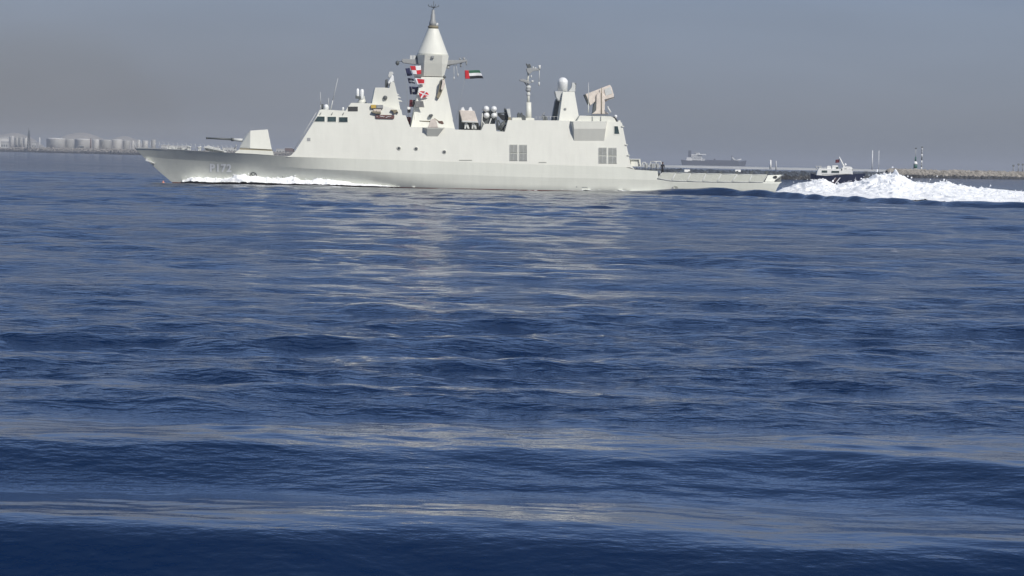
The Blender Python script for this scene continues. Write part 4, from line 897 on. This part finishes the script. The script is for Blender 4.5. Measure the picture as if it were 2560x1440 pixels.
def bow_foam():
    # along the near-side waterline, s from bow aft; outward distance o
    s_stem = HR[3][0][0]; a = sp(455, 457, -1.5)[0]; b_ = sp(1000, 470, -6)[0]
    ss = np.arange(a, b_, .07); oo = np.linspace(-.35, 2.9, 46); Sg, Og = np.meshgrid(ss, oo)
    pxs = np.interp(Sg, [sp(460, 457, -2)[0], sp(1000, 470, -6)[0]], [460, 1000])
    H = np.interp(pxs, [452, 466, 480, 500, 530, 560, 585, 598, 615, 640, 680, 730, 760, 800, 830, 870, 930, 1000], [.05, .5, .95, .75, .5, .75, 1.1, 1.2, 1.0, .85, .85, .95, .8, .85, .6, .45, .25, .0])
    hw = np.array([[0.0]]); wl_s = [p[0] for p in HR[3]]; wl_y = [p[1] for p in HR[3]]
    Yw = np.interp(Sg, wl_s, wl_y); km_s = [p[0] for p in HR[2]]; Ym = np.interp(Sg, km_s, [p[1] for p in HR[2]]); Zm = np.interp(Sg, km_s, [p[2] for p in HR[2]])
    n1 = fbm(Sg*.8, Og*.9, 3, .5); n2 = fbm(Sg*2.6+9, Og*2.4+2, 3, .5)
    W = (.9+1.6*np.clip(H, 0, 1.3)*(.5+n1))*np.clip(H*3, 0.05, 1)
    t = np.clip(1-np.maximum(Og, 0)/W, 0, 1)
    Z = H*(t**.8)*(.55+.9*n1) + .22*(n2-.45)*np.clip(t*3, 0, 1)*H**.5 + .06
    yhull = Yw + (Ym-Yw)*np.clip(Z/np.maximum(Zm, .2), 0, 1)
    Yl = yhull - Og - .08 + .2*(n2-.5)
    X = SO.x + es.x*Sg + ey.x*Yl; Yc = SO.y + es.y*Sg + ey.y*Yl
    keep = (t > .03+.12*n2) & (Og < W)
    foam_grid('bow_wave', np.stack([X, Yc, Z], -1), keep, 'white bow wave curling along the warship hull', 350, (.03, .08), 5)
    # thin waterline foam
    ss = np.arange(sp(930, 470, -6)[0], sp(1930, 480, -6)[0], .12); oo = np.linspace(-.25, 1.6, 12); Sg, Og = np.meshgrid(ss, oo)
    pxs = np.interp(Sg, [ss[0], ss[-1]], [930, 1930])
    Yw = np.interp(Sg, wl_s, wl_y); n1 = fbm(Sg*.5+3, Og*.9, 4, .6); n2 = fbm(Sg*2.2, Og*2+2, 3)
    den = np.interp(pxs, [930, 1040, 1080, 1260, 1290, 1400, 1500, 1620, 1700, 1930], [.62, .5, .12, .12, .5, .5, .62, .62, .4, .55])
    X = SO.x + es.x*Sg + ey.x*(Yw-Og); Yc = SO.y + es.y*Sg + ey.y*(Yw-Og)
    Zs = sea_z(X, Yc, np.full_like(X, .9))
    Z = Zs + .05 + .22*n2*np.clip(1-Og/1.6, 0, 1)
    keep = (n1 + .12*n2 < den*(1.15-.55*Og/1.6)) 
    foam_grid('waterline_foam', np.stack([X, Yc, Z], -1), keep, 'thin broken foam line where the warship hull meets the sea')
bow_foam()
# ------------------------------------------------------------------ small orange buoy
bx = gp(408, 331); ob = MB(); ob.lathe((0, 0, 0), [(.08, -.2), (.26, -.05), (.3, .12), (.2, .3), (.07, .38), (.06, .55), (.02, .57)], 16)
ob = ob.build('buoy', M['orange']); ob.location = (bx, 331, 0.02); ob.scale = (.7, .7, .7); tag(ob, 'small orange buoy floating ahead of the warship bow', 'buoy')

# ------------------------------------------------------------------ breakwaters
def rocks(name, ptsA, h, wd, label, nrock, rr, seed, wetz=.9, dark=False):
    """ptsA: list of (X, Y) waterline of the near foot"""
    r = np.random.default_rng(seed); o0 = Vector((ptsA[0][0], ptsA[0][1], 0)); root = empty(name, o0); tag(root, label, 'breakwater')
    mb = MB(); n = 120; L_ = len(ptsA)-1; prof = [(0, -1), (.5, .2), (wd*.45, h*.62), (wd*.7, h*.86), (wd, h*.9), (wd*2.2, h*.9), (wd*2.8, -1)]; v = []
    for i in range(n+1):
        t = i/n*L_; k = min(int(t), L_-1); f_ = t-k; x = ptsA[k][0]*(1-f_)+ptsA[k+1][0]*f_; y = ptsA[k][1]*(1-f_)+ptsA[k+1][1]*f_
        for dy, z_ in prof: v.append((x-o0.x, y+dy-o0.y, z_))
    m_ = len(prof); fs = [(i*m_+j, i*m_+j+1, (i+1)*m_+j+1, (i+1)*m_+j) for i in range(n) for j in range(m_-1)]
    mb.add(v, fs).build('core', M['darkrock' if dark else 'rock'], root)
    for part, mt, zr, cnt in (('rock_armour', 'rock', (wetz, h), nrock), ('wet_rocks', 'wetrock', (-.3, wetz), int(nrock*.55))):
        bm = bmesh.new(); bmesh.ops.create_icosphere(bm, subdivisions=1, radius=1); bv = np.array([v_.co[:] for v_ in bm.verts]); bf = np.array([[v_.index for v_ in f_.verts] for f_ in bm.faces]); bm.free()
        t = r.random(cnt)*L_; k = np.minimum(t.astype(int), L_-1); f_ = t-k; A = np.array(ptsA); c = A[k]*(1-f_)[:, None]+A[k+1]*f_[:, None]
        zz = r.uniform(zr[0], zr[1], cnt); dy = np.interp(zz, [-1, .2, h*.62, h*.86, h], [-.4, .3, wd*.45, wd*.7, wd])
        cc = np.stack([c[:, 0]-o0.x, c[:, 1]+dy-o0.y, zz], -1); rad = r.uniform(rr[0], rr[1], cnt)
        jit = r.uniform(.62, 1.3, (cnt, len(bv), 1)); V = cc[:, None, :] + bv[None]*rad[:, None, None]*jit*np.array([1.25, 1, .8])
        Fc = (bf[None]+np.arange(cnt)[:, None, None]*len(bv)).reshape(-1, 3)
        me = bpy.data.meshes.new(part); me.from_pydata(V.reshape(-1, 3).tolist(), [], Fc.tolist()); ob = link(part, me, M['darkrock' if dark and mt == 'rock' else mt], root); ob['kind'] = 'stuff'
    return root
def wl(px, gap): Y = K/gap; return (gp(px, Y), Y)
rocks('breakwater', [wl(2225, 24.4), wl(2300, 24.2), wl(2560, 22.3), wl(2900, 21)], 3.15, 6, 'long low breakwater of tan boulders carrying the green beacon at the right', 4200, (.35, .95), 11, 1.0)
rocks('breakwater', [wl(-260, 6.0), wl(0, 6.2), wl(340, 7.4), wl(740, 8.6), wl(1000, 9.5)], 6.5, 14, 'far rocky sea wall below the white storage tanks at the left', 4200, (1.2, 2.6), 12, 1.8)
rocks('breakwater', [wl(1540, 37), wl(1800, 36), wl(2050, 34), wl(2242, 29)], 2.05, 4, 'dark wet boulder mole behind the warship stern and the small boat', 3400, (.3, .75), 14, 1.0, dark=True)
# low pale spit behind the right breakwater
def land(name, pts, z0, z1, depth, mt, label):
    mb = MB(); n = len(pts)
    v = [(x, y, -.5) for x, y in pts] + [(x, y+10, z0) for x, y in pts] + [(x*1.0, y+depth, z1) for x, y in pts] + [(x, y+depth+60, -.5) for x, y in pts]
    mb.add(v, [(k*n+i, k*n+i+1, (k+1)*n+i+1, (k+1)*n+i) for k in range(3) for i in range(n-1)])
    o = mb.build(name, M[mt], recalc=False); tag(o, label, 'land', kind='structure'); return o
land('shore', [(p[0], p[1]+30) for p in (wl(-600, 5.6), wl(0, 6.1), wl(340, 7.2), wl(740, 8.3), wl(1000, 9))], 5.6, 6.5, 900, 'sand', 'sandy shore carrying the tank farm')
land('far_shore', [wl(1500, 11), wl(1700, 11), wl(1960, 10.5), wl(2250, 10)], 1.6, 2.3, 80, 'tankgrey', 'low hazy far shore')
# hazy hills behind the tanks
def hill(pxl, pxr, pyt, Y, label):
    xs = np.linspace(gp(pxl, Y), gp(pxr, Y), 40); zt = wz_at((pxl+pxr)/2, pyt, Y).z; rows_ = 8; v = []; base = xs.mean()
    for j in range(rows_+1):
        a = j/rows_*math.pi
        for i, x in enumerate(xs):
            t = i/39; e = math.sin(math.pi*t)**.6*(.8+.4*float(fbm(np.array(x*.004), np.array(pxl*.1), 3))); v.append((x-base, math.cos(a)*-220, math.sin(a)*(zt-2)*e))
    mb = MB().add(v, [(j*40+i, j*40+i+1, (j+1)*40+i+1, (j+1)*40+i) for j in range(rows_) for i in range(39)], True); o = mb.build('hill', M['sand']); o.location = (base, Y+220, 1); tag(o, label, 'hill', kind='structure')
hill(100, 250, 327, 7600, 'pale hazy hill behind the tanks'); hill(238, 330, 332, 7800, 'lower pale hazy hill right of the first'); hill(-60, 60, 329, 7700, 'hazy hill at the left edge')

# ------------------------------------------------------------------ tank farm
def tank(px0, px1, pyt, pyb, Y, mt, label, dome_=.08, stairs=True):
    a = wz_at(px0, pyb, Y); b_ = wz_at(px1, pyb, Y); t = wz_at((px0+px1)/2, pyt, Y); r = abs(b_.x-a.x)/2; zb = 5.8; H = t.z-zb
    root = empty('storage_tank', ((a.x+b_.x)/2, Y+r, zb)); tag(root, label, 'storage tank', 'storage tanks on the far shore')
    MB().lathe((0, 0, 0), [(r, 0), (r, H*.95), (r*1.01, H*.96), (r*1.01, H)], 40).build('shell', M[mt], root)
    MB().lathe((0, 0, H), [(r, 0), (r*.85, r*dome_*.45), (r*.5, r*dome_*.85), (.5, r*dome_)], 40).build('roof', M[mt], root)
    if stairs:
        mb = MB(); prev = None
        for k in range(24):
            an_ = -2.3+k/23*.9; q = Vector((math.cos(an_)*(r+.6), math.sin(an_)*(r+.6), H*k/23)); 
            if prev: mb.tube(prev, q, .15, n=4); mb.tube(prev+Vector((0, 0, 1.1)), q+Vector((0, 0, 1.1)), .1, n=4)
            prev = q
        mb.build('stair', M['tankgrey'], root)
        mb = MB()
        for k in range(20):
            an_ = 2*math.pi*k/20; an2 = 2*math.pi*(k+1)/20; p_ = Vector((math.cos(an_)*r, math.sin(an_)*r, H)); q = Vector((math.cos(an2)*r, math.sin(an2)*r, H)); mb.tube(p_, p_+Vector((0, 0, 1.2)), .1, n=4); mb.tube(p_+Vector((0, 0, 1.2)), q+Vector((0, 0, 1.2)), .1, n=4)
        mb.build('top_rail', M['tankgrey'], root)
    return root
TK_ = [(22, 34, 341, 366, 4150, 'tanksteel', 'slim bright white storage tank near the left edge'),
       (35, 45, 344, 366, 4180, 'tankgrey', 'slim grey storage tank right of the slim bright white one'),
       (45, 55, 344, 367, 4160, 'tankgrey', 'grey storage tank left of the narrow white one'),
       (57, 67, 345, 367, 4140, 'tanksteel', 'narrow white storage tank just left of the dark tower'),
       (112, 159, 346.5, 369, 3950, 'tanksteel', 'widest white storage tank with a pale roof, left of the brown post'),
       (158, 184, 348, 369, 4020, 'tankgrey', 'grey storage tank between the two wide white ones'),
       (183, 225, 348, 371, 3900, 'tanksteel', 'brightest white storage tank directly left of the brown post'),
       (229, 246, 349, 371, 3880, 'tanksteel', 'short white storage tank directly right of the brown post'),
       (246, 277, 350, 371, 3900, 'tankgrey', 'broad dull grey storage tank right of the brown post'),
       (276, 303, 349, 371, 3960, 'tanksteel', 'white storage tank right of the broad dull grey one'),
       (305, 323, 352, 371, 3900, 'tankgrey', 'small grey storage tank close left of the warship bow'),
       (328, 334, 352, 371, 3800, 'tanksteel', 'thin white storage tank touching the warship bow tip'),
       (341, 350, 350, 374, 3750, 'tanksteel', 'small white storage tank seen over the bow rail'),
       (354, 369, 352, 374, 3700, 'tanksteel', 'squat white storage tank above the bow deck'),
       (377, 388, 350, 375, 3700, 'tankgrey', 'thin grey storage tank above the anchor winch')]
for t in TK_: tank(*t)
def building(px0, px1, pyt, Y, mt, label, zb=5.8, win=5, name='warehouse'):
    a = wz_at(px0, 370, Y); b_ = wz_at(px1, 370, Y); t = wz_at((px0+px1)/2, pyt, Y); W = b_.x-a.x; H = t.z-zb; D = max(12, W*.4)
    root = empty(name, ((a.x+b_.x)/2, Y+D/2, zb)); tag(root, label, 'building')
    MB().box((0, 0, H*.45), (W, D, H*.9)).build('wall', M[mt], root)
    MB().add([(-W/2-.4, -D/2-.4, H*.9), (W/2+.4, -D/2-.4, H*.9), (W/2+.4, D/2+.4, H*.9), (-W/2-.4, D/2+.4, H*.9), (-W/2-.4, 0, H), (W/2+.4, 0, H)], [(0, 1, 5, 4), (2, 3, 4, 5), (0, 4, 3), (1, 2, 5), (3, 2, 1, 0)]).build('roof', M['tankgrey'], root)
    for k in range(win): MB().box((-W/2+W*(k+.5)/win, -D/2-.05, H*.35), (W/win*.5, .3, H*.3)).build('window', M['dgrey'], root)
    return root
building(-20, 21, 342, 4200, 'tanksteel', 'long low white building at the left edge of the shore', win=6)
building(2, 20, 353, 4050, 'tankgrey', 'small grey shed in front of the long white building', win=3)
building(80, 90, 354, 4000, 'tankgrey', 'small pale hut right of the dark tower', win=2)
building(402, 424, 361, 3650, 'tankgrey', 'pale low building above the foredeck', win=4)
building(432, 470, 363, 3600, 'tankgrey', 'longer pale low building above the foredeck', win=6)
building(520, 548, 366, 3500, 'tankgrey', 'low building just under the gun barrel', win=4)
building(556, 590, 368, 3450, 'tankgrey', 'wide low building between barrel and gun house', win=5)
building(690, 712, 371, 3200, 'tankgrey', 'low grey building between gun house and bridge', win=3)
building(712, 730, 369, 3180, 'rust', 'rust brown shed at the foot of the bridge front', win=3)
def post(name, px, pyt, pyb, Y, r, mt, label, cat, zb=5.8, top=None, group=None, segs=None):
    b_ = wz_at(px, pyb, Y); t = wz_at(px, pyt, Y); root = empty(name, (b_.x, Y, zb)); tag(root, label, cat, group); H = t.z-zb
    if segs:
        for k in range(segs): MB().tube((0, 0, H*k/segs), (0, 0, H*(k+1)/segs), r, r*.95, 8).build('segment', M[mt[k % len(mt)]], root)
    else: MB().tube((0, 0, 0), (0, 0, H), r, r*.7, 8).build('shaft', M[mt], root)
    if top: MB().box((0, 0, H), (top*2, top*2, top*1.4), taper=.7).build('head', M['dgrey'], root)
    return root
post('lamp_mast', 99, 343, 367, 4000, 1.1, 'tanksteel', 'white slender mast standing alone between the tank groups', 'mast')
post('post', 226.5, 346, 370, 3850, 1.0, 'rust', 'brown post between the brightest tank and the short white one', 'post')
def lattice(px, pyt, Y, label, half=2.2, zb=5.8, mt='dgrey'):
    b_ = wz_at(px, 370, Y); t = wz_at(px, pyt, Y); H = t.z-zb; root = empty('lattice_tower', (b_.x, Y, zb)); tag(root, label, 'tower'); mb = MB(); n = 6
    cs = lambda k: [(x*half*(1-.75*k/n), y*half*(1-.75*k/n), H*k/n) for x, y in ((-1, -1), (1, -1), (1, 1), (-1, 1))]
    for k in range(n):
        A, B = cs(k), cs(k+1)
        for i in range(4): mb.tube(A[i], B[i], .55, n=4); mb.tube(A[i], B[(i+1) % 4], .35, n=4); mb.tube(B[i], B[(i+1) % 4], .35, n=4)
    mb.build('frame', M[mt], root); MB().box((0, 0, H*.72), (3.4, 3.4, 5)).build('cabin', M[mt], root); MB().tube((0, 0, H), (-.8, 0, H+5), .4, .3, 6).build('spike', M[mt], root)
lattice(72, 327, 4000, 'dark lattice tower rising above the tanks at the left')
building(196, 206, 364.5, 3860, 'dgrey', 'small dark shed at the foot of the brightest tank', win=2)

# ------------------------------------------------------------------ right-hand markers on the breakwater
def rbY(px): return K/np.interp(px, [1560, 1960, 2260, 2560], [25.5, 25, 24.2, 22.3]) + 6
Yb = rbY(2288); p = wz_at(2288, 430, Yb); root = empty('beacon', (p.x, Yb, 3.3)); tag(root, 'green and white navigation beacon with a thin lantern mast', 'beacon'); k = Yb/F
zz = lambda py: wz_at(2288, py, Yb).z-3.3
MB().lathe((0, 0, 0), [(.9, 0), (.8, zz(421))], 16).build('base', M['tankgrey'], root)
MB().lathe((0, 0, zz(421)), [(4.8*k, 0), (4.8*k, 10*k)], 20).build('body', M['navgreen'], root)
MB().lathe((0, 0, zz(411)), [(5.2*k, 0), (5.2*k, 3*k), (3*k, 7*k), (1*k, 8*k)], 20).build('cap', M['bwhite'], root)
MB().tube((0, 0, zz(403)), (0, 0, zz(392)), .35, .3).build('lantern_post', M['navgreen'], root); MB().tube((0, 0, zz(392)), (0, 0, zz(372)), .13, .1).build('mast', M['lgrey'], root); MB().box((0, 0, zz(371)), (.7, .7, .5)).build('lantern', M['dgrey'], root)
for px, y0_, hgt, lab, mts in ((2303.5, 368, 0, 'red-free striped grey and white pole right of the green beacon', ['lgrey', 'dgrey', 'bwhite']),):
    post('striped_pole', px, y0_, 430, rbY(px)+2, .28, ['bwhite', 'grey', 'bwhite', 'dgrey', 'bwhite', 'grey', 'bwhite'], 'thin striped pole standing directly right of the green beacon', 'pole', zb=3.2, top=.4, segs=7)
post('white_pole', 2180, 376, 432, rbY(2180), .22, 'bwhite', 'bright thin white pole between the blue boat and the beacon', 'pole', zb=3.0)
post('white_pole', 2196, 376, 432, rbY(2196)+600, .22, 'bwhite', 'fainter thin pole just right of the bright white one', 'pole', zb=1.0)
post('white_marker', 1926, 400, 425, rbY(1926)-20, .42, 'bwhite', 'thick short white marker post just above the warship stern', 'post', zb=2.5)
post('white_marker', 1940, 402, 420, rbY(1940)+500, .4, 'lgrey', 'faint short post right of the thick white marker', 'post', zb=1)
for px, pt, lab in ((2533, 414, 'leftmost of the frame posts at the right edge'), (2545.5, 411, 'middle dark-topped frame post at the right edge'), (2556, 411, 'outermost dark-topped frame post at the right edge')):
    post('frame_post', px, pt, 436, rbY(px)+120, .3, 'grey', lab, 'post', zb=3, top=.55)
# ------------------------------------------------------------------ tanker
def tanker():
    Y = 5200; k = Y/F; x0 = gp(1702, Y); root = empty('tanker', (gp(1783, Y), Y, 0), 0); tag(root, 'hazy dark hulled tanker with white bridge block at anchor far away', 'tanker')
    X = lambda px: gp(px, Y)-root.location.x
    Zp = lambda px, py: wz_at(px, py, Y).z
    hb = 11; top = Zp(1783, 402.5)
    prof = [(1702, top+1, .3), (1706, top+1, .8), (1716, top, 1), (1846, top, 1), (1858, top+1.5, .7), (1866, top+2.5, .05)]
    n = len(prof); v = []
    for px, z_, w_ in prof: v.append((X(px), -hb*w_, z_))
    for px, z_, w_ in prof: v.append((X(px)-(3 if px > 1850 else -3 if px < 1704 else 0), -hb*w_*.9, -1))
    v += [(a, -b_, c) for a, b_, c in v]
    fs = []
    for o in (0, 2*n):
        for i in range(n-1): fs.append((o+i, o+i+1, o+n+i+1, o+n+i))
    for i in range(n-1): fs.append((i, i+1, 2*n+i+1, 2*n+i))
    fs += [(0, n, 3*n, 2*n), (n-1, 2*n-1, 4*n-1, 3*n-1)]
    MB().add(v, fs).build('hull', M['tankhull'], root)
    def bl(nm, x0_, x1_, yt, yb, mt, w_=14, par=root): a, b_ = X(x0_), X(x1_); zt, zb = Zp((x0_+x1_)/2, yt), Zp((x0_+x1_)/2, yb); return MB().box(((a+b_)/2, 0, (zt+zb)/2), (b_-a, w_, zt-zb)).build(nm, M[mt], par)
    sb_ = bl('bridge_block', 1715, 1755, 394, 404, 'bwhite', 18); bl('bridge_deck', 1727, 1753, 386, 394, 'bwhite', 20); bl('wheelhouse', 1738, 1748, 382, 386.5, 'lgrey', 18)
    bl('funnel', 1720, 1727, 376, 392, 'tankhull', 7); bl('bridge_wing', 1744, 1763, 385, 387.5, 'bwhite', 26); bl('mast', 1736, 1738, 378, 386, 'grey', 2)
    for y in (388.5, 391.5, 396.5, 400): bl('window_band', 1729, 1752, y, y+1.1, 'dgrey', 20.4 if y < 394 else 18.4)
    bl('manifold', 1757, 1762, 397, 403, 'lgrey', 8); bl('deck_pipes', 1762, 1845, 400.5, 403, 'tankhull', 10); bl('crane', 1784, 1788, 397, 402, 'tankhull', 3)
    MB().tube((X(1829), 0, Zp(1829, 394)), (X(1838), 0, Zp(1838, 403)), 2.2).build('boom', M['lgrey'], root)
    MB().tube((X(1839), 0, Zp(1839, 402)), (X(1853), 0, Zp(1853, 398)), 1.8, 1.0).build('boom', M['bwhite'], root)
    MB().tube((X(1829), 0, Zp(1829, 389)), (X(1829), 0, Zp(1829, 403)), .8).build('foremast', M['tankhull'], root)
tanker()
# ------------------------------------------------------------------ pilot boat
def boat():
    Y = 560; k = Y/F; ox = gp(2090, Y); root = empty('passenger_boat', (ox, Y, 0), R(-4)); tag(root, 'small white and navy boat with a raked mast behind the wake', 'boat')
    X = lambda px: gp(px, Y)-ox
    Zp = lambda px, py: wz_at(px, py, Y).z
    prof = [(2026, 433, 1.4), (2040, 437.5, 1.9), (2062, 439, 2.0), (2090, 437.5, 2.0), (2120, 435, 1.8), (2140, 434.5, 1.2), (2155, 434, .5), (2163, 433.5, .05)]
    n = len(prof); v = [(X(a), -c, Zp(a, b_)) for a, b_, c in prof]+[(X(min(a, 2150)), -c*.82, -.3) for a, b_, c in prof]; v += [(a, -b_, c) for a, b_, c in v]; fs = []
    for o in (0, 2*n):
        for i in range(n-1): fs.append((o+i, o+i+1, o+n+i+1, o+n+i))
    for i in range(n-1): fs.append((i, i+1, 2*n+i+1, 2*n+i))
    fs += [(0, n, 3*n, 2*n)]
    MB().add(v, fs).build('hull', M['navyhull'], root)
    P_ = lambda pts: [(X(a), Zp(a, b_)) for a, b_ in pts]
    MB().slab(P_([(2040, 438), (2043, 424), (2046, 421), (2100, 423), (2128, 423), (2130, 436), (2092, 437), (2062, 440)]), -1.6, 1.6).build('cabin', M['bwhite'], root, bevel=.05)
    MB().slab(P_([(2103, 436), (2103, 421), (2106, 416), (2124, 416.5), (2129, 421), (2129.5, 426), (2126, 430), (2130, 436)]), -1.4, 1.4).build('wheelhouse', M['bwhite'], root, bevel=.05)
    MB().slab(P_([(2066, 422), (2066.5, 414.5), (2074, 414.5), (2077, 422)]), -1.2, 1.2).build('upper_locker', M['bwhite'], root)
    MB().slab(P_([(2078, 424), (2078.5, 413.5), (2092, 413.5), (2095, 424)]), -1.3, 1.3).build('upper_cabin', M['bwhite'], root, bevel=.04)
    MB().slab(P_([(2036, 416), (2036.5, 414.8), (2052, 414.8), (2052, 416.4)]), -1.3, 1.3).build('awning', M['lgrey'], root)
    mb = MB()
    for x in (2040, 2046, 2051): mb.tube((X(x), -1.2, Zp(x, 423)), (X(x), -1.2, Zp(x, 415)), .05, n=5); mb.tube((X(x), 1.2, Zp(x, 423)), (X(x), 1.2, Zp(x, 415)), .05, n=5)
    for x in range(2054, 2068, 4): mb.tube((X(x), -1.4, Zp(x, 423)), (X(x), -1.4, Zp(x, 418)), .03, n=5)
    mb.tube((X(2052), -1.4, Zp(2052, 418)), (X(2066), -1.4, Zp(2066, 418)), .03, n=5); mb.build('upper_rail', M['bwhite'], root)
    for x0_, x1_, y0_, y1_, yy in ((2053, 2066.5, 426, 431.5, -1.62), (2077, 2096, 427, 432, -1.62), (2108.5, 2115, 421.5, 428, -1.42), (2117, 2129.6, 422.5, 427.5, -1.42), (2088, 2094, 417.5, 422, -1.32), (2101, 2103.5, 421, 426, -1.62)):
        fr = MB().slab(P_([(x0_-.7, y0_-.7), (x1_+.5, y0_-.7), (x1_+.5, y1_+.7), (x0_-.7, y1_+.7)]), yy-.02, yy+.05).build('window', M['bwhite'], root)
        MB().slab(P_([(x0_, y0_), (x1_, y0_), (x1_, y1_), (x0_, y1_)]), yy-.05, yy).build('pane', M['glass'], fr)
    mb = MB(); mb.tube((X(2109), 0, Zp(2109, 417)), (X(2096), 0, Zp(2096, 392)), .16, .11, 10); mb.build('raked_mast', M['bwhite'], root)
    MB().lathe((X(2112), 0, Zp(2112, 414)), [(.1, 0), (.22, .1), (.25, .3), (.1, .5)], 12).build('dome', M['dome'], root)
    MB().slab(P_([(2053, 436), (2120, 434.6), (2120, 435.6), (2053, 437)]), -2.03, -2.0).build('rubbing_strake', M['dgrey'], root)
    for i, (a, b_) in enumerate(((2078, 2081), (2082, 2086))):
        MB().slab(P_([(a+8, 444), (b_+7-i, 444), (b_-7-i, 462), (a-6, 462)]), -2.06, -1.98).build('hull_stripe', M['rust' if i else 'wcloth'], root)
    MB().slab(P_([(2097, 444), (2100, 444), (2086, 462), (2083, 462)]), -2.06, -1.98).build('hull_stripe', M['wcloth'], root)
    q = (X(2089), 0, 0)
    v = []; nx_, ny_ = 8, 5
    fx0, fx1 = X(2087), X(2097)
    for j in range(ny_+1):
        for i in range(nx_+1):
            u, w_ = i/nx_, j/ny_; v.append((ox+fx1+(fx0-fx1)*u, Y+.12*math.sin(u*6), Zp(2090, 398+1.5*u)-(Zp(2090, 398)-Zp(2090, 406))*w_))
    me = bpy.data.meshes.new('boat_flag'); me.from_pydata([(a-ox-fx1, b_-Y, c) for a, b_, c in v], [], [(j*(nx_+1)+i, j*(nx_+1)+i+1, (j+1)*(nx_+1)+i+1, (j+1)*(nx_+1)+i) for j in range(ny_) for i in range(nx_)])
    fo = link('boat_flag', me, M['mcloth']); fo.location = (ox+fx1, Y, 0); so2 = fo.modifiers.new('th', 'SOLIDIFY'); so2.thickness = .02; tag(fo, 'small dark red flag on the mast of the white and navy boat', 'flag')
boat()

# ------------------------------------------------------------------ haze
def haze():
    m = bpy.data.materials.new('haze_air'); m.use_nodes = True; nt = m.node_tree; N = nt.nodes; L = nt.links
    N.remove(N['Principled BSDF']); v = N.new('ShaderNodeVolumePrincipled'); v.inputs['Color'].default_value = (0.84, 0.855, 0.88, 1); v.inputs['Density'].default_value = 0.00014; v.inputs['Anisotropy'].default_value = 0.2
    L.new(v.outputs[0], N['Material Output'].inputs['Volume'])
    mb = MB(); mb.box((0, 12000, 24.5), (80000, 25600, 53)); o = mb.build('haze', m); tag(o, 'pale smoggy haze over the sea', 'haze', kind='stuff')
haze()
